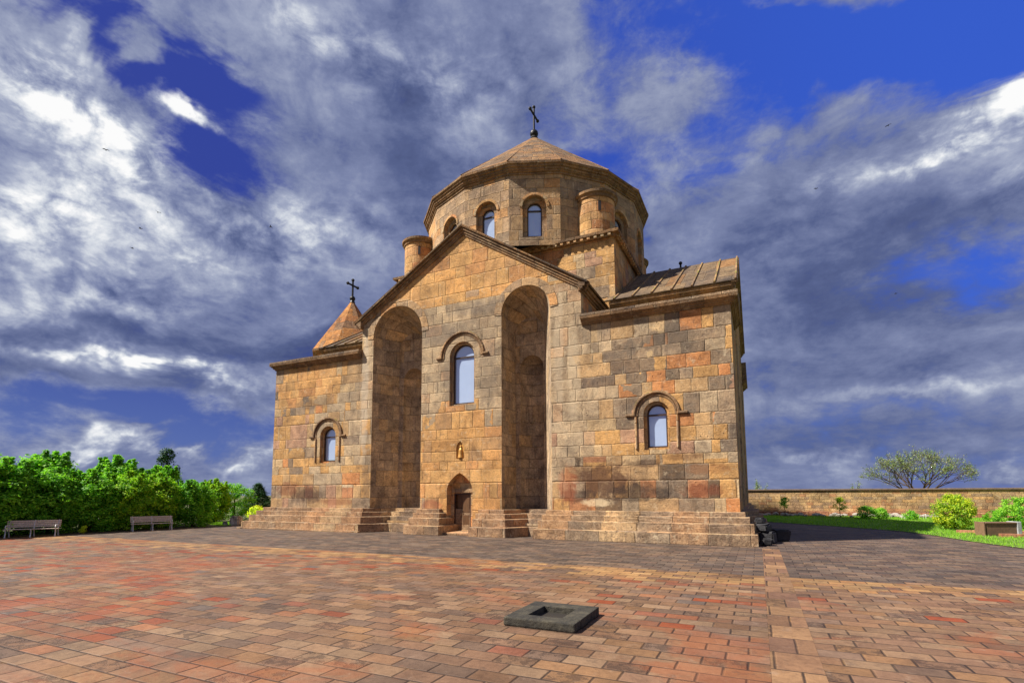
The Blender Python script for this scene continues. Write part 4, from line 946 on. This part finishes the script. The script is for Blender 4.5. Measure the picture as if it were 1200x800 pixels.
def sprig(name, label, base, h, seed, n=60, mat='leaf_olive'):
    rng = random.Random(seed); root = empty(name, base, 0, label, 'tree'); bm = bmesh.new(); P = []
    addtube(bm, [(0, 0, 0), (0, 0, h * .4)], .05, 6)
    for k in range(7):
        e = Vector((rng.gauss(0, .3), rng.gauss(0, .3), h * rng.uniform(.75, 1))); s = Vector((0, 0, h * .35)); addtube(bm, [s, s.lerp(e, .5), e], [.03, .02, .008], 5)
        for _ in range(n): q = rng.uniform(.5, 1); P.append((s.lerp(e, q) + Vector((rng.gauss(0, .09), rng.gauss(0, .09), rng.gauss(0, .09))), Vector((rng.gauss(0, 1), rng.gauss(0, 1), 1)).normalized()))
    build('trunk', bm, 'bark', root); o = bpy.data.objects.new('crown', leaf_mesh('crown', P, .11, rng, mat)); COL.objects.link(o); o.parent = root
sprig('sapling', 'thin pale sapling top showing over the wall beside the church corner', (23.4, 31.5, 0), 2.9, 71)
sprig('sapling', 'small bare sapling top showing over the wall left of the spreading tree', (30.8, 33.0, 0), 2.7, 72, 22)

# garden shrubs, placed on the lawn in front of the wall
def shrub(name, label, seed, loc, r, h, z0, mat, ncl, per=60, size=.07, tr=.03, cat='shrub', crs=.6, group=None):
    o = make_tree(name, label, cat, group, seed, r, h, z0, ball, ncl, per, size, mat, tr, 6, crs); o.location = loc; return o
GX = lambda u, y: CAM.x + (y - CAM.y) * ((FW.x + RT.x * (u - 600) / 604.9) / (FW.y + RT.y * (u - 600) / 604.9))
shrub('round_shrub', 'small round bright green bush on a thin stem near the church corner', 81, (GX(915, 22.5), 22.5, 0), .34, 1.32, .62, 'leaf_bright', 26, 40)
shrub('round_shrub', 'small yellow green bush with red tints on a stem, second from the church', 82, (GX(979, 22), 22, 0), .45, 1.3, .5, 'leaf_yellowgreen', 30, 40)
shrub('low_shrub', 'wide low green shrub between the stemmed bush and the big yellow bush', 83, (GX(1008, 20.5), 20.5, 0), .62, .74, .03, 'leaf_bright', 50)
shrub('low_shrub', 'low green shrub joined to the right of the wide low shrub', 84, (GX(1024, 20.6), 20.6, 0), .5, .6, .03, 'leaf_bright', 40)
shrub('low_shrub', 'small pale green shrub among the rocks left of the big yellow bush', 85, (GX(1062, 20), 20, 0), .45, .5, .03, 'leaf_bright', 26)
shrub('big_shrub', 'large round yellow green bush left of the stone planter', 86, (GX(1110, 10.4), 10.4, 0), .84, 1.5, .05, 'leaf_yellowgreen', 170, 60, .075)
shrub('rose_bush', 'green bush with red tinted leaves behind the stone planter at the right edge', 87, (GX(1186, 12), 12, 0), .85, 1.35, .2, 'leaf_bright', 90)
shrub('rose_bush', 'smaller sprawling green bush between the yellow bush and the planter', 88, (GX(1160, 14), 14, 0), .6, .75, .1, 'leaf_bright', 40)

# rocks along the foot of the wall, each a thing
rr_ = random.Random(9)
def rock_mesh(seed, rough=.22):
    r = random.Random(seed); bm = bmesh.new(); bmesh.ops.create_icosphere(bm, subdivisions=2, radius=1)
    ax = [Vector((r.gauss(0, 1), r.gauss(0, 1), r.gauss(0, 1))).normalized() for _ in range(7)]
    for v in bm.verts:
        k = 1
        for a in ax: d = v.co.dot(a); k = min(k, .72 / d if d > .72 else 1)
        v.co *= k * (1 + r.uniform(-rough, rough) * .25)
    me = bpy.data.meshes.new('rock'); bm.to_mesh(me); bm.free(); me.materials.append(MAT['rock']); return me
RM = [rock_mesh(i) for i in range(5)]
for i in range(34):
    o = bpy.data.objects.new('rock', RM[i % 5]); COL.objects.link(o); y = rr_.uniform(22.6, 24.4); u = 892 + i * 6.2 + rr_.uniform(-3, 3); s = rr_.uniform(.13, .30)
    o.location = (GX(u, y), y, s * .4); o.scale = (s * rr_.uniform(1, 1.6), s, s * .7); o.rotation_euler = (rr_.uniform(-.3, .3), 0, rr_.uniform(0, 6))
    tag(o, 'grey rock in the rough row along the foot of the boundary wall', 'rock', 'rocks along the foot of the boundary wall')
for i in range(12):
    o = bpy.data.objects.new('brick_block', RM[i % 5]); bpy.data.objects.remove(o)
bm = bmesh.new()
for i in range(40):
    x = 22.9 + i * .42; addbox(bm, x, x + .40, 24.62, 24.9, 0.0, .30 + rr_.uniform(-.04, .05), .01)
tag(build('brick_edging', bm, 'brick_edging'), 'low course of red stone blocks at the foot of the boundary wall', 'edging')
# the planter (stone trough on the lawn) and its edging
pl = empty('stone_planter', (31.72, 6.9, 0), radians(23), 'brown stone trough with a grey end block on the grass by the yellow bush', 'planter')
bm = bmesh.new(); addbox(bm, -.62, .50, -.20, -.12, .0, .47, .012); addbox(bm, -.62, .50, .12, .20, .0, .47, .012); addbox(bm, -.62, -.54, -.118, .118, 0, .47, .01); addbox(bm, -.66, .5, -.23, .23, .472, .54, .015); build('trough', bm, 'planter_stone', pl)
bm = bmesh.new(); addbox(bm, .503, .66, -.24, .24, 0, .56, .02); build('end_block', bm, 'planter_end_stone', pl)
bm = bmesh.new(); addbox(bm, -.72, -.665, -.22, .22, 0, .55, .012); build('side_slab', bm, 'planter_stone', pl)
def edging(loc, rz, L, label):
    bm = bmesh.new(); n = int(L / .42)
    for i in range(n): addbox(bm, i * L / n, (i + 1) * L / n - .012, -.09, .09, 0, .14 + rr_.uniform(-.01, .01), .012)
    o = build('garden_edging', bm, 'brick_edging'); o.location = loc; o.rotation_euler.z = rz; tag(o, label, 'edging')
edging((31.5, 6.15, .0), radians(8), 1.9, 'reddish stone edging in front of the brown stone trough')
edging((30.75, 8.15, .0), radians(-15), 1.0, 'reddish stone edging between the yellow bush and the trough')
edging((32.5, 7.9, .0), radians(10), 1.4, 'reddish stone edging right of the grey end block')
# flowers in the lawn
for i in range(16):
    u = rr_.uniform(1046, 1080); y = rr_.uniform(20, 22); bm = bmesh.new(); addtube(bm, [(0, 0, 0), (.01, 0, .26)], .006, 4)
    bmesh.ops.create_icosphere(bm, subdivisions=1, radius=.045, matrix=Matrix.Translation((.01, 0, .28)) @ Matrix.Diagonal((1, 1, .5, 1)))
    o = build('white_flower', bm, 'white_petal'); o.location = (GX(u, y), y, 0); tag(o, 'small white flower in the grass near the rocks by the wall', 'flower', 'white flowers in the grass near the wall')

# loose carved stones left of the steps
for (x, y, s, lab) in ((-3.1, .35, .36, 'grey block of old stone lying at the end of the hedge'), (-3.35, 3.6, .30, 'low grey stone behind the lime shrub left of the steps'), (-3.0, 5.4, .36, 'dark rounded stone between the lime shrub and the steps'), (-3.7, .1, .16, 'small pale stone at the foot of the hedge end')):
    bm = bmesh.new(); bmesh.ops.create_cube(bm, size=2); bmesh.ops.bevel(bm, geom=list(bm.edges), offset=.3, segments=2, affect='EDGES')
    r = random.Random(lab)
    for v in bm.verts: v.co = Vector((v.co.x * s * .8, v.co.y * s * .7, v.co.z * s * .75)) + Vector((r.uniform(-.03, .03), r.uniform(-.03, .03), r.uniform(-.03, .03)))
    o = build('carved_stone', bm, 'rock'); o.location = (x, y, s * .7); o.rotation_euler.z = r.uniform(0, 3); tag(o, lab, 'stone')

# benches
def make_bench():
    root = empty('park_bench', (0, 0, 0), 0, '', 'bench', 'wooden park benches in front of the hedge')
    L = .86
    bm = bmesh.new()
    for i in range(4): addbox(bm, -L, L, -.02 - .105 * i - .09, -.02 - .105 * i, .42, .45, .006)
    build('seat', bm, 'bench_wood', root)
    bm = bmesh.new()
    for i in range(4):
        vs = addbox(bm, -L, L, -.012, .012, -.045, .045, .005)
    bm.free(); bm = bmesh.new()
    for i in range(4):
        z = .52 + .095 * i; y = .015 + .03 * i
        addbox(bm, -L, L, y, y + .025, z, z + .082, .005)
    build('backrest', bm, 'bench_wood', root)
    for x in (-.78, 0, .78):
        bm = bmesh.new()
        addtube(bm, [(x, -.42, 0), (x, -.40, .12), (x, -.37, .25), (x, -.40, .40)], [.03, .022, .022, .026], 8)
        addtube(bm, [(x, .12, 0), (x, .06, .2), (x, .01, .41), (x, .05, .65), (x, .13, .90)], [.03, .022, .024, .018, .016], 8)
        addtube(bm, [(x, -.42, .40), (x, .02, .405)], .018, 8)
        if x != 0: addtube(bm, [(x, -.40, .40), (x, -.43, .56), (x, -.38, .64), (x, -.15, .63), (x, .06, .66)], .018, 8)
        build('leg', bm, 'bench_iron', root)
    return root
b1 = make_bench(); b1.location = (-4.1, -8.25, 0); b1.rotation_euler.z = radians(55); b1['label'] = 'weathered wooden bench with pale iron legs, the nearer one at the left edge'
b1.scale = (1.0, 1, .76)
b2 = copy_tree(b1); b2.location = (-3.62, -3.85, 0); b2.rotation_euler.z = radians(68); b2['label'] = 'weathered wooden bench with pale iron legs, the farther one nearer the church'

# birds, tiny in the sky
for i, (u, v, dist) in enumerate(((125, 176, 60), (165, 268, 60), (155, 291, 60), (185, 249, 62), (317, 266, 60), (1041, 147, 70), (957, 221, 70), (1050, 344, 75))):
    d = (FW + RT * ((u - 600) / 604.925) - UP * ((v - 517.4) / 604.925)).normalized(); p = CAM + d * dist
    if i == 0:
        bm = bmesh.new(); addtube(bm, [(-.16, 0, 0), (-.08, 0, .01), (.05, 0, .01), (.15, 0, .02)], [.01, .035, .03, .01], 6)
        for s in (-1, 1):
            a = [bm.verts.new(q) for q in ((.04, s * .02, .02), (-.06, s * .02, .015), (-.09, s * .15, .07), (-.10, s * .30, .03), (-.03, s * .17, .085))]; bm.faces.new(a)
        bird = build('bird', bm, 'bird_feather'); o = bird
    else: o = bird.copy(); COL.objects.link(o)
    o.location = p; o.rotation_euler = (.2, 0, i * .9); tag(o, 'tiny dark bird flying high in the cloudy sky', 'bird', 'birds in the sky')
